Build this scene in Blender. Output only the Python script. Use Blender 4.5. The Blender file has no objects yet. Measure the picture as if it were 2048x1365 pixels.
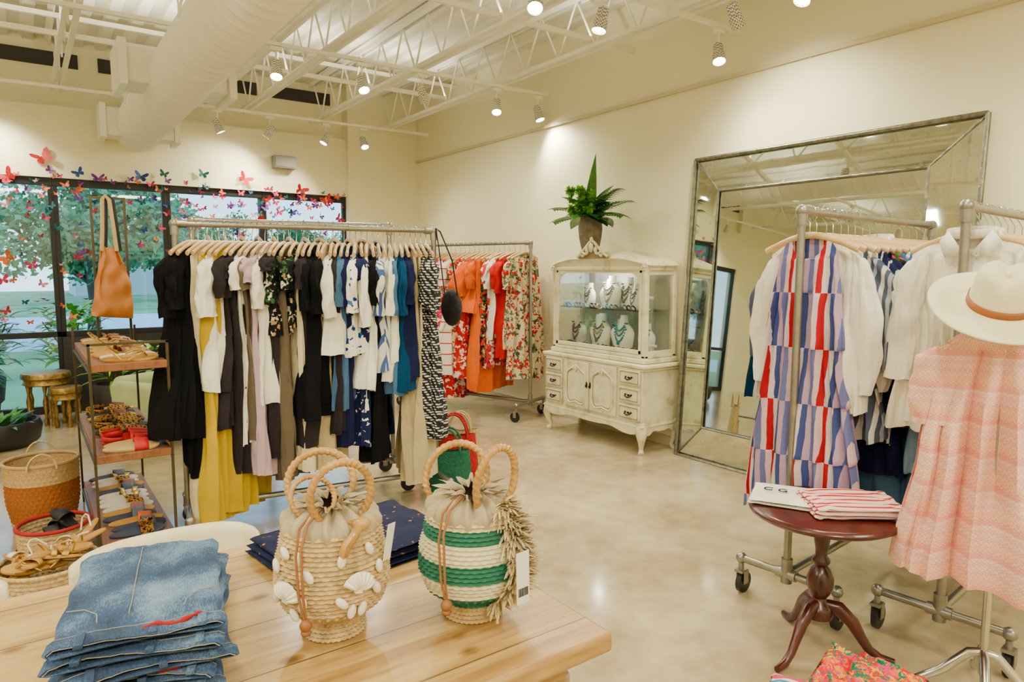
import bpy, bmesh, math, random
from mathutils import Vector, Matrix, Euler, noise
random.seed(7)
pi=math.pi; sin=math.sin; cos=math.cos; rad=math.radians
SC=bpy.context.scene; COL=SC.collection

# ------------------------------------------------------------------ helpers
def S(r,g,b,sat=1.22):
    def f(c):
        c/=255.
        return c/12.92 if c<=.04045 else ((c+.055)/1.055)**2.4
    r,g,b=f(r),f(g),f(b); l=.25*r+.6*g+.15*b
    ch=(max(r,g,b)-min(r,g,b))*(1 if sat>1 else 0); k=1-.34*ch
    q=lambda c:min(1,max(.002,(l+(c-l)*sat)*k))
    return (q(r),q(g),q(b),1)

class MB:
    def __init__(s): s.v=[];s.f=[];s.m=[]
    def add(s,vs,fs,mi=0):
        o=len(s.v); s.v+=[tuple(v) for v in vs]; s.f+=[tuple(i+o for i in f) for f in fs]; s.m+=[mi]*len(fs); return s
    def box(s,c,d,mi=0,R=None):
        vs=[]
        for x in(-.5,.5):
            for y in(-.5,.5):
                for z in(-.5,.5):
                    p=Vector((x*d[0],y*d[1],z*d[2]))
                    if R: p=R@p
                    vs.append(p+Vector(c))
        return s.add(vs,[(0,1,3,2),(4,6,7,5),(0,4,5,1),(2,3,7,6),(0,2,6,4),(1,5,7,3)],mi)
    def loft(s,rings,mi=0,closed=True,cap0=False,cap1=False,wrap=False):
        n=len(rings[0]); vs=[p for r in rings for p in r]; fs=[]
        R=len(rings); 
        for i in range(R if wrap else R-1):
            a=i*n; b=((i+1)%R)*n
            for j in range(n if closed else n-1):
                k=(j+1)%n
                fs.append((a+j,a+k,b+k,b+j))
        if cap0: fs.append(tuple(range(n-1,-1,-1)))
        if cap1: fs.append(tuple(range((R-1)*n,R*n)))
        return s.add(vs,fs,mi)
    def lathe(s,prof,n=24,c=(0,0,0),mi=0,cap0=True,cap1=True,fn=None,ax='z'):
        rings=[]
        for k,(r,z) in enumerate(prof):
            ring=[]
            for j in range(n):
                a=2*pi*j/n; rr=r if fn is None else fn(r,z,a,k)
                p=(rr*cos(a),rr*sin(a),z)
                if ax=='x': p=(z,rr*cos(a),rr*sin(a))
                if ax=='y': p=(rr*sin(a),z,rr*cos(a))
                ring.append((p[0]+c[0],p[1]+c[1],p[2]+c[2]))
            rings.append(ring)
        return s.loft(rings,mi,True,cap0,cap1)
    def tube(s,pts,r,n=8,mi=0,closed=False,flat=1.,up=None,cap=True,fn=None):
        pts=[Vector(p) for p in pts]; N=len(pts)
        rings=[]; prev=None
        for i,p in enumerate(pts):
            if closed: t=pts[(i+1)%N]-pts[i-1]
            else: t=pts[min(i+1,N-1)]-pts[max(i-1,0)]
            if t.length<1e-9: t=Vector((0,0,1))
            t.normalize()
            if prev is None:
                u=Vector(up) if up else (Vector((0,0,1)) if abs(t.z)<.9 else Vector((1,0,0)))
            else: u=prev
            u=(u-t*u.dot(t))
            if u.length<1e-6: u=t.orthogonal()
            u.normalize(); prev=u; w=t.cross(u)
            rr=r[i] if isinstance(r,(list,tuple)) else r
            ring=[]
            for j in range(n):
                a=2*pi*j/n; q=rr if fn is None else fn(rr,i,a)
                ring.append(p+u*cos(a)*q+w*sin(a)*q*flat)
            rings.append(ring)
        return s.loft(rings,mi,True,cap and not closed,cap and not closed,closed)
    def cyl(s,a,b,r,n=12,mi=0): return s.tube([a,b],r,n,mi)
    def ell(s,c,r,n=12,m=8,mi=0,R=None):
        rings=[]
        for i in range(m+1):
            ph=pi*i/m
            ring=[]
            for j in range(n):
                p=Vector((r[0]*sin(ph+1e-4)*cos(2*pi*j/n),r[1]*sin(ph+1e-4)*sin(2*pi*j/n),r[2]*cos(ph)))
                if R: p=R@p
                ring.append(p+Vector(c))
            rings.append(ring)
        return s.loft(rings,mi)
    def blade(s,base,d,L,w,droop=.3,n=7,mi=0,fold=.25,side=None,tip=1.6):
        d=Vector(d).normalized(); p=Vector(base)
        sd=Vector(side) if side else d.cross(Vector((0,0,1)))
        if sd.length<1e-3: sd=Vector((1,0,0))
        sd.normalize(); vs=[];fs=[]
        for i in range(n+1):
            t=i/n; ww=w*(sin(pi*min(1,t*.93+.07)**(1/tip)))*.5+.0008
            nn=sd.cross(d)
            vs+= [p-sd*ww+nn*ww*fold,p,p+sd*ww+nn*ww*fold]
            p=p+d*(L/n); d=(d+Vector((0,0,-droop/n))).normalized()
        for i in range(n):
            a=3*i; fs+=[(a,a+1,a+4,a+3),(a+1,a+2,a+5,a+4)]
        return s.add(vs,fs,mi)
    def obj(s,name,mats,parent=None,loc=(0,0,0),rot=(0,0,0),smooth=45,bevel=0,sub=0,label=None,cat=None,group=None,kind=None,solid=0,bseg=2):
        me=bpy.data.meshes.new(name); me.from_pydata(s.v,[],s.f)
        if not isinstance(mats,(list,tuple)): mats=[mats]
        for m in mats: me.materials.append(m)
        me.polygons.foreach_set('material_index',s.m)
        bm=bmesh.new(); bm.from_mesh(me); bmesh.ops.recalc_face_normals(bm,faces=bm.faces); bm.to_mesh(me); bm.free()
        if smooth:
            me.polygons.foreach_set('use_smooth',[True]*len(me.polygons))
            me.set_sharp_from_angle(angle=rad(smooth))
        me.update()
        o=bpy.data.objects.new(name,me); COL.objects.link(o)
        o.location=loc; o.rotation_euler=rot
        if parent: o.parent=parent
        if solid:
            md=o.modifiers.new('s','SOLIDIFY'); md.thickness=solid; md.offset=0
        if bevel:
            md=o.modifiers.new('b','BEVEL'); md.width=bevel; md.segments=bseg; md.limit_method='ANGLE'; md.angle_limit=rad(40)
        if label: o["label"]=label
        if cat: o["category"]=cat
        if group: o["group"]=group
        if kind: o["kind"]=kind
        return o

def thing(name,loc,rot,label,cat,group=None):
    o=bpy.data.objects.new(name,None); COL.objects.link(o); o.empty_display_size=.05
    o.location=loc; o.rotation_euler=rot if isinstance(rot,(tuple,list)) else (0,0,rot)
    o["label"]=label;o["category"]=cat
    if group:o["group"]=group
    return o
def copytree(root,loc,rot=None,scale=None,label=None):
    def rec(o,par):
        n=o.copy(); COL.objects.link(n)
        if par: n.parent=par
        for ch in o.children: rec(ch,n)
        return n
    n=rec(root,None); n.location=loc
    if rot is not None: n.rotation_euler=rot if isinstance(rot,(tuple,list)) else (0,0,rot)
    if scale: n.scale=(scale,)*3
    if label: n["label"]=label
    return n

# ------------------------------------------------------------------ materials
def newmat(name):
    m=bpy.data.materials.new(name); m.use_nodes=True
    nt=m.node_tree; return m,nt,nt.nodes['Principled BSDF']
def nd(nt,t,props=None,**inp):
    n=nt.nodes.new(t)
    if props:
        for k,v in props.items(): setattr(n,k,v)
    for k,v in inp.items():
        k=k.replace('_',' ')
        if k.startswith('i') and k[1:].isdigit(): sock=n.inputs[int(k[1:])]
        else: sock=n.inputs[k]
        if isinstance(v,bpy.types.NodeSocket): nt.links.new(v,sock)
        else: sock.default_value=v
    return n
def ramp(nt,fac,stops,mode='LINEAR'):
    r=nt.nodes.new('ShaderNodeValToRGB'); r.color_ramp.interpolation=mode
    cr=r.color_ramp
    while len(cr.elements)<len(stops): cr.elements.new(.5)
    for e,(p,c) in zip(cr.elements,stops): e.position=p; e.color=c
    nt.links.new(fac,r.inputs[0]); return r.outputs[0]
def mth(nt,op,a,b=0.,c=0.): return nd(nt,'ShaderNodeMath',{'operation':op},i0=a,i1=b,i2=c).outputs[0]
def oc(nt,sc=(1,1,1)):
    t=nt.nodes.new('ShaderNodeTexCoord')
    return nd(nt,'ShaderNodeMapping',Vector=t.outputs['Object'],Scale=sc).outputs[0]
def bump(nt,bs,h,st,dist=.01):
    b=nd(nt,'ShaderNodeBump',Height=h,Strength=st,Distance=dist); nt.links.new(b.outputs[0],bs.inputs['Normal'])
def dk(c,k): return (c[0]*k,c[1]*k,c[2]*k,1)

def plain(name,c,rough=.5,metal=0,var=.12,vs=8,b=.0,bsc=40,coat=0,emit=0,bd=.01,sc=(1,1,1)):
    m,nt,bs=newmat(name); co=oc(nt,sc)
    n=nd(nt,'ShaderNodeTexNoise',Vector=co,Scale=vs,Detail=3.)
    col=ramp(nt,n.outputs[0],[(.3,dk(c,1-var)),(.7,dk(c,1+var*.6))])
    nt.links.new(col,bs.inputs['Base Color'])
    bs.inputs['Roughness'].default_value=rough; bs.inputs['Metallic'].default_value=metal
    if coat: bs.inputs['Coat Weight'].default_value=coat; bs.inputs['Coat Roughness'].default_value=.1
    if b:
        n2=nd(nt,'ShaderNodeTexNoise',Vector=co,Scale=bsc,Detail=4.); bump(nt,bs,n2.outputs[0],b,bd)
    return m
def fabric(name,c,crinkle=1.): 
    m,nt,bs=newmat(name); co=oc(nt)
    n=nd(nt,'ShaderNodeTexNoise',Vector=co,Scale=6.,Detail=3.)
    col=ramp(nt,n.outputs[0],[(.3,dk(c,.86)),(.7,dk(c,1.06))])
    nt.links.new(col,bs.inputs['Base Color']); bs.inputs['Roughness'].default_value=.9
    bs.inputs['Specular IOR Level'].default_value=.15
    co2=oc(nt,(1,1,.3)); n2=nd(nt,'ShaderNodeTexNoise',Vector=co2,Scale=32.,Detail=5.)
    bump(nt,bs,n2.outputs[0],.75*crinkle,.02); return m
def stripes(name,cols,freq,axis=0,tiers=None,rough=.85,warp=0,fb=.3,widths=None,skew=0):
    m,nt,bs=newmat(name); co=oc(nt)
    sp=nd(nt,'ShaderNodeSeparateXYZ',Vector=co)
    x=mth(nt,'MULTIPLY_ADD',sp.outputs[axis],freq,100.3)
    if skew: x=mth(nt,'MULTIPLY_ADD',sp.outputs[2],skew,x)
    if tiers:
        t=mth(nt,'FLOOR',mth(nt,'MULTIPLY_ADD',sp.outputs[2],tiers[0],50.)); x=mth(nt,'MULTIPLY_ADD',t,tiers[1],x)
    if warp:
        n=nd(nt,'ShaderNodeTexNoise',Vector=co,Scale=9.,Detail=3.); x=mth(nt,'MULTIPLY_ADD',n.outputs[0],warp,x)
    f=mth(nt,'FRACT',x); k=len(cols)
    ps=widths or [i/k for i in range(k)]
    col=ramp(nt,f,[(ps[i],cols[i]) for i in range(k)],'CONSTANT')
    nt.links.new(col,bs.inputs['Base Color']); bs.inputs['Roughness'].default_value=rough
    bs.inputs['Specular IOR Level'].default_value=.15
    n2=nd(nt,'ShaderNodeTexNoise',Vector=co,Scale=50.,Detail=3.); bump(nt,bs,n2.outputs[0],fb,.01); return m
def printmat(name,cols,scale=14,warp=.12,ps=None,rough=.85,sc=(1,1,1)):
    m,nt,bs=newmat(name); co=oc(nt,sc)
    n=nd(nt,'ShaderNodeTexNoise',Vector=co,Scale=scale*.7,Detail=2.)
    v=nd(nt,'ShaderNodeVectorMath',{'operation':'MULTIPLY_ADD'},i0=n.outputs[1],i1=(warp,warp,warp),i2=co)
    vo=nd(nt,'ShaderNodeTexVoronoi',Vector=v.outputs[0],Scale=float(scale))
    s=nd(nt,'ShaderNodeSeparateColor',Color=vo.outputs['Color']); k=len(cols)
    ps=ps or [i/k for i in range(k)]
    col=ramp(nt,s.outputs[0],[(ps[i],cols[i]) for i in range(k)],'CONSTANT')
    nt.links.new(col,bs.inputs['Base Color']); bs.inputs['Roughness'].default_value=rough
    bs.inputs['Specular IOR Level'].default_value=.15
    n2=nd(nt,'ShaderNodeTexNoise',Vector=co,Scale=40.,Detail=3.); bump(nt,bs,n2.outputs[0],.4,.012); return m
def tiedye(name,a,b_,scale=28):
    m,nt,bs=newmat(name); co=oc(nt)
    w=nd(nt,'ShaderNodeTexWave',{'bands_direction':'DIAGONAL'},Vector=co,Scale=float(scale)*.5,Distortion=5.,Detail=3.)
    w2=nd(nt,'ShaderNodeTexWave',{'bands_direction':'Z'},Vector=co,Scale=float(scale)*.7,Distortion=4.,Detail=3.)
    x=mth(nt,'MULTIPLY',w.outputs[1],w2.outputs[1])
    col=ramp(nt,x,[(.25,a),(.55,b_)]); nt.links.new(col,bs.inputs['Base Color']); bs.inputs['Roughness'].default_value=.9
    return m
def woodmat(name,c1,c2,sc=(1,1,1),scale=3,rough=.35,coat=.2,plank=0,axis=1):
    m,nt,bs=newmat(name); co=oc(nt,sc)
    n=nd(nt,'ShaderNodeTexNoise',Vector=co,Scale=float(scale),Detail=8.,Distortion=.8)
    n3=nd(nt,'ShaderNodeTexNoise',Vector=co,Scale=scale*6.,Detail=4.)
    f=mth(nt,'MULTIPLY_ADD',n3.outputs[0],.35,mth(nt,'MULTIPLY',n.outputs[0],.75))
    if plank:
        sp=nd(nt,'ShaderNodeSeparateXYZ',Vector=oc(nt)); pl=mth(nt,'FLOOR',mth(nt,'MULTIPLY',sp.outputs[axis],plank))
        wn=nd(nt,'ShaderNodeTexWhiteNoise',{'noise_dimensions':'1D'},W=pl)
        f=mth(nt,'MULTIPLY_ADD',wn.outputs[0],.2,mth(nt,'SUBTRACT',f,.11))
        fr=mth(nt,'FRACT',mth(nt,'MULTIPLY',sp.outputs[axis],plank)); ln=mth(nt,'LESS_THAN',fr,.022)
        f=mth(nt,'SUBTRACT',f,mth(nt,'MULTIPLY',ln,.4))
        vo=nd(nt,'ShaderNodeTexVoronoi',Vector=oc(nt,(1,1.6,1)),Scale=5.5); kn=mth(nt,'SUBTRACT',.18,vo.outputs['Distance']); kn=mth(nt,'MAXIMUM',kn,0.)
        sel=nd(nt,'ShaderNodeSeparateColor',Color=vo.outputs['Color']); kn=mth(nt,'MULTIPLY',kn,mth(nt,'GREATER_THAN',sel.outputs[0],.45))
        f=mth(nt,'SUBTRACT',f,mth(nt,'MULTIPLY',kn,4.))
    col=ramp(nt,f,[(.15,dk(c1,.4)),(.38,c1),(.58,c2)])
    nt.links.new(col,bs.inputs['Base Color']); bs.inputs['Roughness'].default_value=rough
    bs.inputs['Coat Weight'].default_value=coat; bs.inputs['Coat Roughness'].default_value=.15
    bump(nt,bs,f,.25,.01); return m
def glassmat(name,tint=(1,1,1,1),refl=.08):
    m,nt,bs=newmat(name); nt.nodes.remove(bs)
    t=nd(nt,'ShaderNodeBsdfTransparent',Color=tint); g=nd(nt,'ShaderNodeBsdfGlossy',Roughness=.02)
    lw=nd(nt,'ShaderNodeLayerWeight',Blend=.25)
    f=mth(nt,'MULTIPLY_ADD',lw.outputs[0],.45,refl*.5)
    mx=nd(nt,'ShaderNodeMixShader',Fac=f,i1=t.outputs[0],i2=g.outputs[0])
    nt.links.new(mx.outputs[0],nt.nodes['Material Output'].inputs[0]); return m
def emitmat(name,c,st):
    m,nt,bs=newmat(name); bs.inputs['Base Color'].default_value=c
    bs.inputs['Emission Color'].default_value=c; bs.inputs['Emission Strength'].default_value=st; return m

m_wall=plain('wall_paint',S(236,228,190,1),.75,var=.02,vs=1.5,b=.05,bsc=120)
m_ceil=plain('ceiling_paint',S(230,226,206,1),.7,var=.03,vs=1)
m_white=plain('white_paint',S(242,238,220,1),.5,var=.03)
m_dark=plain('dark_paint',S(38,34,34),.6)
m_black=plain('black_frame',S(18,20,22),.4)
m_trim=plain('conduit_paint',S(200,188,146,1),.5,var=.02)
# floor
m_floor,nt,bs=newmat('polished_concrete'); co=oc(nt)
n1=nd(nt,'ShaderNodeTexNoise',Vector=co,Scale=1.3,Detail=7.,Roughness=.62,Distortion=.4)
n2=nd(nt,'ShaderNodeTexNoise',Vector=co,Scale=9.,Detail=6.)
f=mth(nt,'MULTIPLY_ADD',n2.outputs[0],.25,mth(nt,'MULTIPLY',n1.outputs[0],.8))
nt.links.new(ramp(nt,f,[(.34,(.26,.195,.10,1)),(.5,(.42,.325,.18,1)),(.68,(.58,.47,.29,1))]),bs.inputs['Base Color'])
nt.links.new(ramp(nt,n2.outputs[0],[(.3,(.14,.14,.14,1)),(.7,(.24,.24,.24,1))]),bs.inputs['Roughness'])
bs.inputs['Coat Weight'].default_value=.4; bs.inputs['Coat Roughness'].default_value=.1

m_pipe=plain('galvanised_pipe',S(150,146,134,1),.35,.8,var=.15,vs=20)
m_chrome=plain('chrome',S(200,198,190,1),.22,1,var=.1)
m_rubber=plain('black_rubber',S(22,22,22),.5)
m_hangw=woodmat('hanger_wood',(.46,.27,.09,1),(.62,.42,.18,1),(8,8,8),2)
m_ring=plain('cane',(.46,.24,.05,1),.35,var=.3,vs=30,coat=.3)
m_glass=glassmat('pane_glass',(.95,.99,.99,1)); m_cglass=glassmat('case_glass',(.98,.99,.98,1),.03)
m_lamp=emitmat('lamp_lens',(1,.93,.78,1),45)

# ------------------------------------------------------------------ room
XL,XR,YN,YF,ZC=-5.0,4.45,-3.2,8.5,3.8
MB().box(((XL+XR)/2,(YN+YF)/2,-.05),(XR-XL+.4,YF-YN+.4,.1)).obj('floor',m_floor,kind='structure')
MB().box((XR+.1,(YN+YF)/2,ZC/2),(.2,YF-YN+.4,ZC+.2)).obj('wall_right',m_wall,kind='structure')
MB().box((XL-.1,(YN+YF)/2,ZC/2),(.2,YF-YN+.4,ZC+.2)).obj('wall_left',m_wall,kind='structure')
MB().box(((XL+XR)/2,YN-.1,ZC/2),(XR-XL,.2,ZC+.2)).obj('wall_near',m_wall,kind='structure')
WX=[3.47-1.052*i for i in range(7)][::-1]   # mullion positions
wb=MB()
wb.box(((XL+WX[0])/2,YF+.1,ZC/2),(WX[0]-XL,.2,ZC+.2))
wb.box(((XR+3.47)/2,YF+.06,ZC/2),(XR-3.47,.28,ZC+.2))
wb.box(((WX[0]+3.47)/2,YF+.1,(2.44+3.16)/2),(3.47-WX[0],.2,.72))
wb.obj('wall_back',m_wall,kind='structure')
MB().box(((WX[0]+3.47)/2,YF+.15,(3.16+ZC+.1)/2),(3.47-WX[0],.1,ZC+.1-3.16)).obj('wall_back_upper',m_wall,kind='structure')
MB().box(((WX[3]+3.47)/2,YF+.1,.4),(3.47-WX[3],.2,.8)).obj('wall_below_window',m_dark,kind='structure')
tb=MB()
for i in range(9):
    x=-4.6+i*.9+.0
    if x+.35<3.4: tb.box((x+.35,YF+.09,3.64),(.72,.03,.14))
tb.obj('gap_shade_strips',m_dark,kind='structure')  # dark strips coloured as the shadowed gap between wall top and deck
cb=MB(); x=XL-.1; prof=[]
while x<XR+.1:
    prof+= [(x,ZC),(x+.09,ZC),(x+.11,ZC+.04),(x+.19,ZC+.04),(x+.21,ZC)]; x+=.21
cb.add([(a,YN-.1,z) for a,z in prof]+[(a,YF+.2,z) for a,z in prof],[(i,i+1,i+1+len(prof),i+len(prof)) for i in range(len(prof)-1)])
cb.box(((XL+XR)/2,(YN+YF)/2,ZC+.15),(XR-XL+.4,YF-YN+.5,.1))
cb.obj('ceiling',m_ceil,smooth=0,kind='structure')
MB().box((XR-.012,(YN+YF)/2,2.95),(.03,YF-YN,.03)).obj('trim_2',m_trim,kind='structure')
MB().box((XR-.008,(YN+YF)/2,.04),(.016,YF-YN,.08)).obj('baseboard_right',m_trim,kind='structure')
for i in range(6):
    a,b=WX[i],WX[i+1]; w=MB(); c=(a+b)/2; W=b-a; y=YF+.07; zb=.03 if i<3 else .8
    w.box((a+.022,y,(zb+2.44)/2),(.044,.06,2.44-zb)); w.box((b-.022,y,(zb+2.44)/2),(.044,.06,2.44-zb))
    w.box((c,y,2.40),(W,.07,.08)); w.box((c,y,.83),(W,.06,.06))
    if i<3: w.box((c,y,.04),(W,.06,.08))
    o=w.obj('window_%d'%(i+1),m_black,kind='structure',bevel=.004)
    MB().box((c,y+.01,(zb+2.44)/2),(W-.08,.006,2.40-zb)).obj('glass_pane',m_glass,parent=o)

# ------------------------------------------------------------------ ceiling steel
def joist(x,label):
    e=thing('ceiling_joist',(x,0,3.33),0,label,'joist','white steel roof joists')
    b=MB()
    for dx in(-.025,.025): b.box((dx,(YN+YF)/2,0),(.010,YF-YN,.04)); b.box((dx*1.6,(YN+YF)/2,-.018),(.032,YF-YN,.007))
    b.obj('bottom_chord',m_white,e,smooth=0)
    b=MB()
    for dx in(-.03,.03): b.box((dx,(YN+YF)/2,.43),(.012,YF-YN,.05)); b.box((dx*1.6,(YN+YF)/2,.455),(.05,YF-YN,.008))
    b.obj('top_chord',m_white,e,smooth=0)
    b=MB(); y=YN+.1; k=0
    while y<YF-.3:
        b.cyl((0,y,0 if k%2 else .43),(0,y+.24,.43 if k%2 else 0),.009,6); y+=.24;k+=1
    b.obj('web_rods',m_white,e)
for x in(-3.2,-1.4,-.5,.4,1.75,2.2,3.05,3.95): joist(x,'white open-web steel joist under the ceiling deck')
for y,z,up in((.9,3.40,60),(2.1,3.72,0),(4.4,3.40,64),(6.8,3.40,62),(7.4,3.72,0)):
    o=MB().box((0,0,0),(XR-XL,.03,.04)).obj('bridging_bar',m_white,loc=((XL+XR)/2,y,z),label='white steel bar bridging the ceiling joists',cat='ceiling bar',group='ceiling bridging bars')
    if up:
        L=bpy.data.lights.new('ceiling_fill','AREA'); L.shape='RECTANGLE'; L.size=8.5; L.size_y=.03; L.energy=up*1.15; L.color=(1,.95,.80)  # added upward fill to brighten the deck, no fixture on the bar
        lo=bpy.data.objects.new('ceiling_fill',L); COL.objects.link(lo); lo.parent=o; lo.location=(0,0,.024); lo.rotation_euler=(pi,0,0)
# duct
e=thing('air_duct',(1.1,0,3.0),0,'large white round spiral air duct hung from the ceiling','air duct')
prof=[]
y=YN
while y<YF-.1:
    prof+=[(.222,y),(.222,y+.11),(.229,y+.116),(.229,y+.124),(.222,y+.13)]; y+=.13
b=MB(); b.lathe(prof,40,ax='y'); b.obj('duct_tube',m_white,e,smooth=60)
b=MB(); b.box((0,8.25,0),(.62,.28,.28)); b.box((-.34,8.25,0),(.06,.34,.34)); b.box((.34,8.25,0),(.06,.34,.34)); b.obj('diffuser_box',m_white,e,bevel=.006)
b=MB(); b.box((0,6.2,.05),(.72,.4,.26)); b.box((-.39,6.2,.05),(.06,.5,.34)); b.box((.39,6.2,.05),(.06,.5,.34)); b.obj('diffuser_box',m_white,e,bevel=.006)
for yy in(0,2.3,4.6,7.2):
    b=MB(); b.tube([(.245*cos(a),yy,.245*sin(a)) for a in [i*pi/16 for i in range(17)]],.008,6); b.cyl((.245,yy,0),(.245,yy,.35),.005,6); b.cyl((-.245,yy,0),(-.245,yy,.35),.005,6); b.cyl((-.28,yy,.35),(.28,yy,.35),.012,6); b.obj('hanger_strap',m_white,e)
def track(p0,p1):
    p0=Vector(p0);p1=Vector(p1);d=p1-p0
    o=MB().box((0,0,0),(d.length,.034,.028)).obj('light_track',m_white,loc=(p0+p1)/2,rot=(0,0,math.atan2(d.y,d.x)),label='white ceiling track carrying spotlights',cat='light track',group='ceiling light tracks')
track((-4.5,3.3,3.25),(4.42,3.3,3.25)); track((-4.5,5.56,3.25),(4.42,5.56,3.25)); track((-4.5,8.05,3.25),(4.42,8.05,3.25)); track((3.67,-1.5,3.25),(3.67,3.28,3.25)); track((-4.5,1.0,3.25),(3.6,1.0,3.25))
m_perf,nt,bs=newmat('perforated_white'); co=oc(nt)
ck=nd(nt,'ShaderNodeTexChecker',Vector=co,Scale=90.,Color1=S(245,240,225,1),Color2=S(120,115,100,1)); nt.links.new(ck.outputs[0],bs.inputs['Base Color'])
def lampthing(x,y,yaw,tilt,W=60):
    e=thing('track_light',(x,y,3.235),(0,0,0),'small white track spotlight hanging from the ceiling track','spotlight','ceiling track spotlights')
    b=MB(); b.box((0,0,-.02),(.09,.035,.03)); b.cyl((0,0,-.03),(0,0,-.12),.008,8); b.obj('mount',m_white,e)
    b=MB(); b.lathe([(.03,.07),(.036,.06),(.036,0.0),(.045,-.02),(.045,-.08)],20,cap1=False); h=b.obj('lamp_housing',[m_perf],e,loc=(0,0,-.17),rot=(rad(tilt),0,rad(yaw)))
    b=MB(); b.lathe([(.001,-.07),(.042,-.07)],20,cap0=False,cap1=False); b.obj('lamp_lens',m_lamp,e,loc=(0,0,-.17),rot=(rad(tilt),0,rad(yaw)))
    L=bpy.data.lights.new('spot_lamp','SPOT'); L.energy=W; L.color=(1,.94,.73); L.spot_size=rad(126); L.spot_blend=.9; L.shadow_soft_size=.05
    lo=bpy.data.objects.new('spot_lamp',L); COL.objects.link(lo); lo.parent=e
    R=Euler((rad(tilt),0,rad(yaw))).to_matrix(); lo.location=Vector((0,0,-.17))+R@Vector((0,0,-.1)); lo.rotation_euler=(rad(tilt),0,rad(yaw))
SP=[(1.72,5.56,-25,-25),(2.43,5.56,0,-30),(3.0,5.56,-60,35),(3.8,5.56,-35,-28),(4.3,5.56,20,-20),
 (1.83,8.05,80,-25),(2.39,8.05,60,35),(3.05,8.05,90,30),(3.52,8.05,0,-30),
 (2.53,3.3,-40,-35),(3.05,3.3,90,15),(4.2,3.3,-40,-25),(3.67,2.77,90,-35),(3.67,2.3,90,25),
 (.6,3.3,0,20),(-1,3.3,0,-20),(-1.5,5.56,0,20),(-.2,8.05,0,30),(-1.8,8.05,0,20),(-3,5.56,40,20),
 (-.2,1.0,0,25),(1.6,1.0,-30,25),(3.67,.5,90,-25),(2.8,1.0,-60,30),(-1.8,1.0,0,20)]
for i,(x,y,yw,tl) in enumerate(SP): lampthing(x,y,yw,tl,90)
for (x,y) in((0,-1.6),(2.6,-1.8),(-2.8,-1.2),(-3.2,2.4)):  # added area lights out of view, general fill without fixtures
    L=bpy.data.lights.new('room_fill','AREA'); L.shape='RECTANGLE'; L.size=1.2; L.size_y=.6; L.energy=112; L.color=(1,.95,.78)
    o=bpy.data.objects.new('room_fill',L); COL.objects.link(o); o.location=(x,y,3.25)
# speaker
e=thing('wall_speaker',(2.66,YF-.06,2.79),0,'small grey speaker box mounted on the cream wall','speaker')
MB().box((0,0,0),(.27,.1,.15)).obj('speaker_case',plain('grey_plastic',S(120,116,108),.6),e,bevel=.01)
MB().box((0,-.052,0),(.23,.008,.11)).obj('grille',plain('speaker_mesh',S(130,126,118),.8,b=.6,bsc=300),e)

# ------------------------------------------------------------------ hangers & garments
def mk_hanger():
    e=thing('clothes_hanger',(0,0,-10),0,'light wooden clothes hanger on a pipe rail','clothes hanger','wooden hangers')
    b=MB(); pts=[];rs=[]
    for i in range(17):
        t=-1+i/8; pts.append((t*.205,.012*t*t,-.065*abs(t)**1.6+.010)); rs.append(.0145-.004*abs(t)+(.003 if abs(t)>.8 else 0))
    b.tube(pts,rs,8,flat=.75,up=(0,0,1)); b.obj('hanger_body',m_hangw,e)
    b=MB(); pts=[(0,0,.01),(0,0,.06)]+[(-.024*cos(a)*1.0,0,.105+.024*sin(a)) for a in [-.9+i*.45 for i in range(9)]]
    b.tube(pts,.0022,6); b.obj('hook',m_chrome,e); return e
HANG=mk_hanger()
def sm(pts,s):
    if s<=pts[0][0]: return pts[0][1]
    for (a,va),(b,vb) in zip(pts,pts[1:]):
        if s<=b:
            t=(s-a)/(b-a); t=t*t*(3-2*t); return va+(vb-va)*t
    return pts[-1][1]
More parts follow.
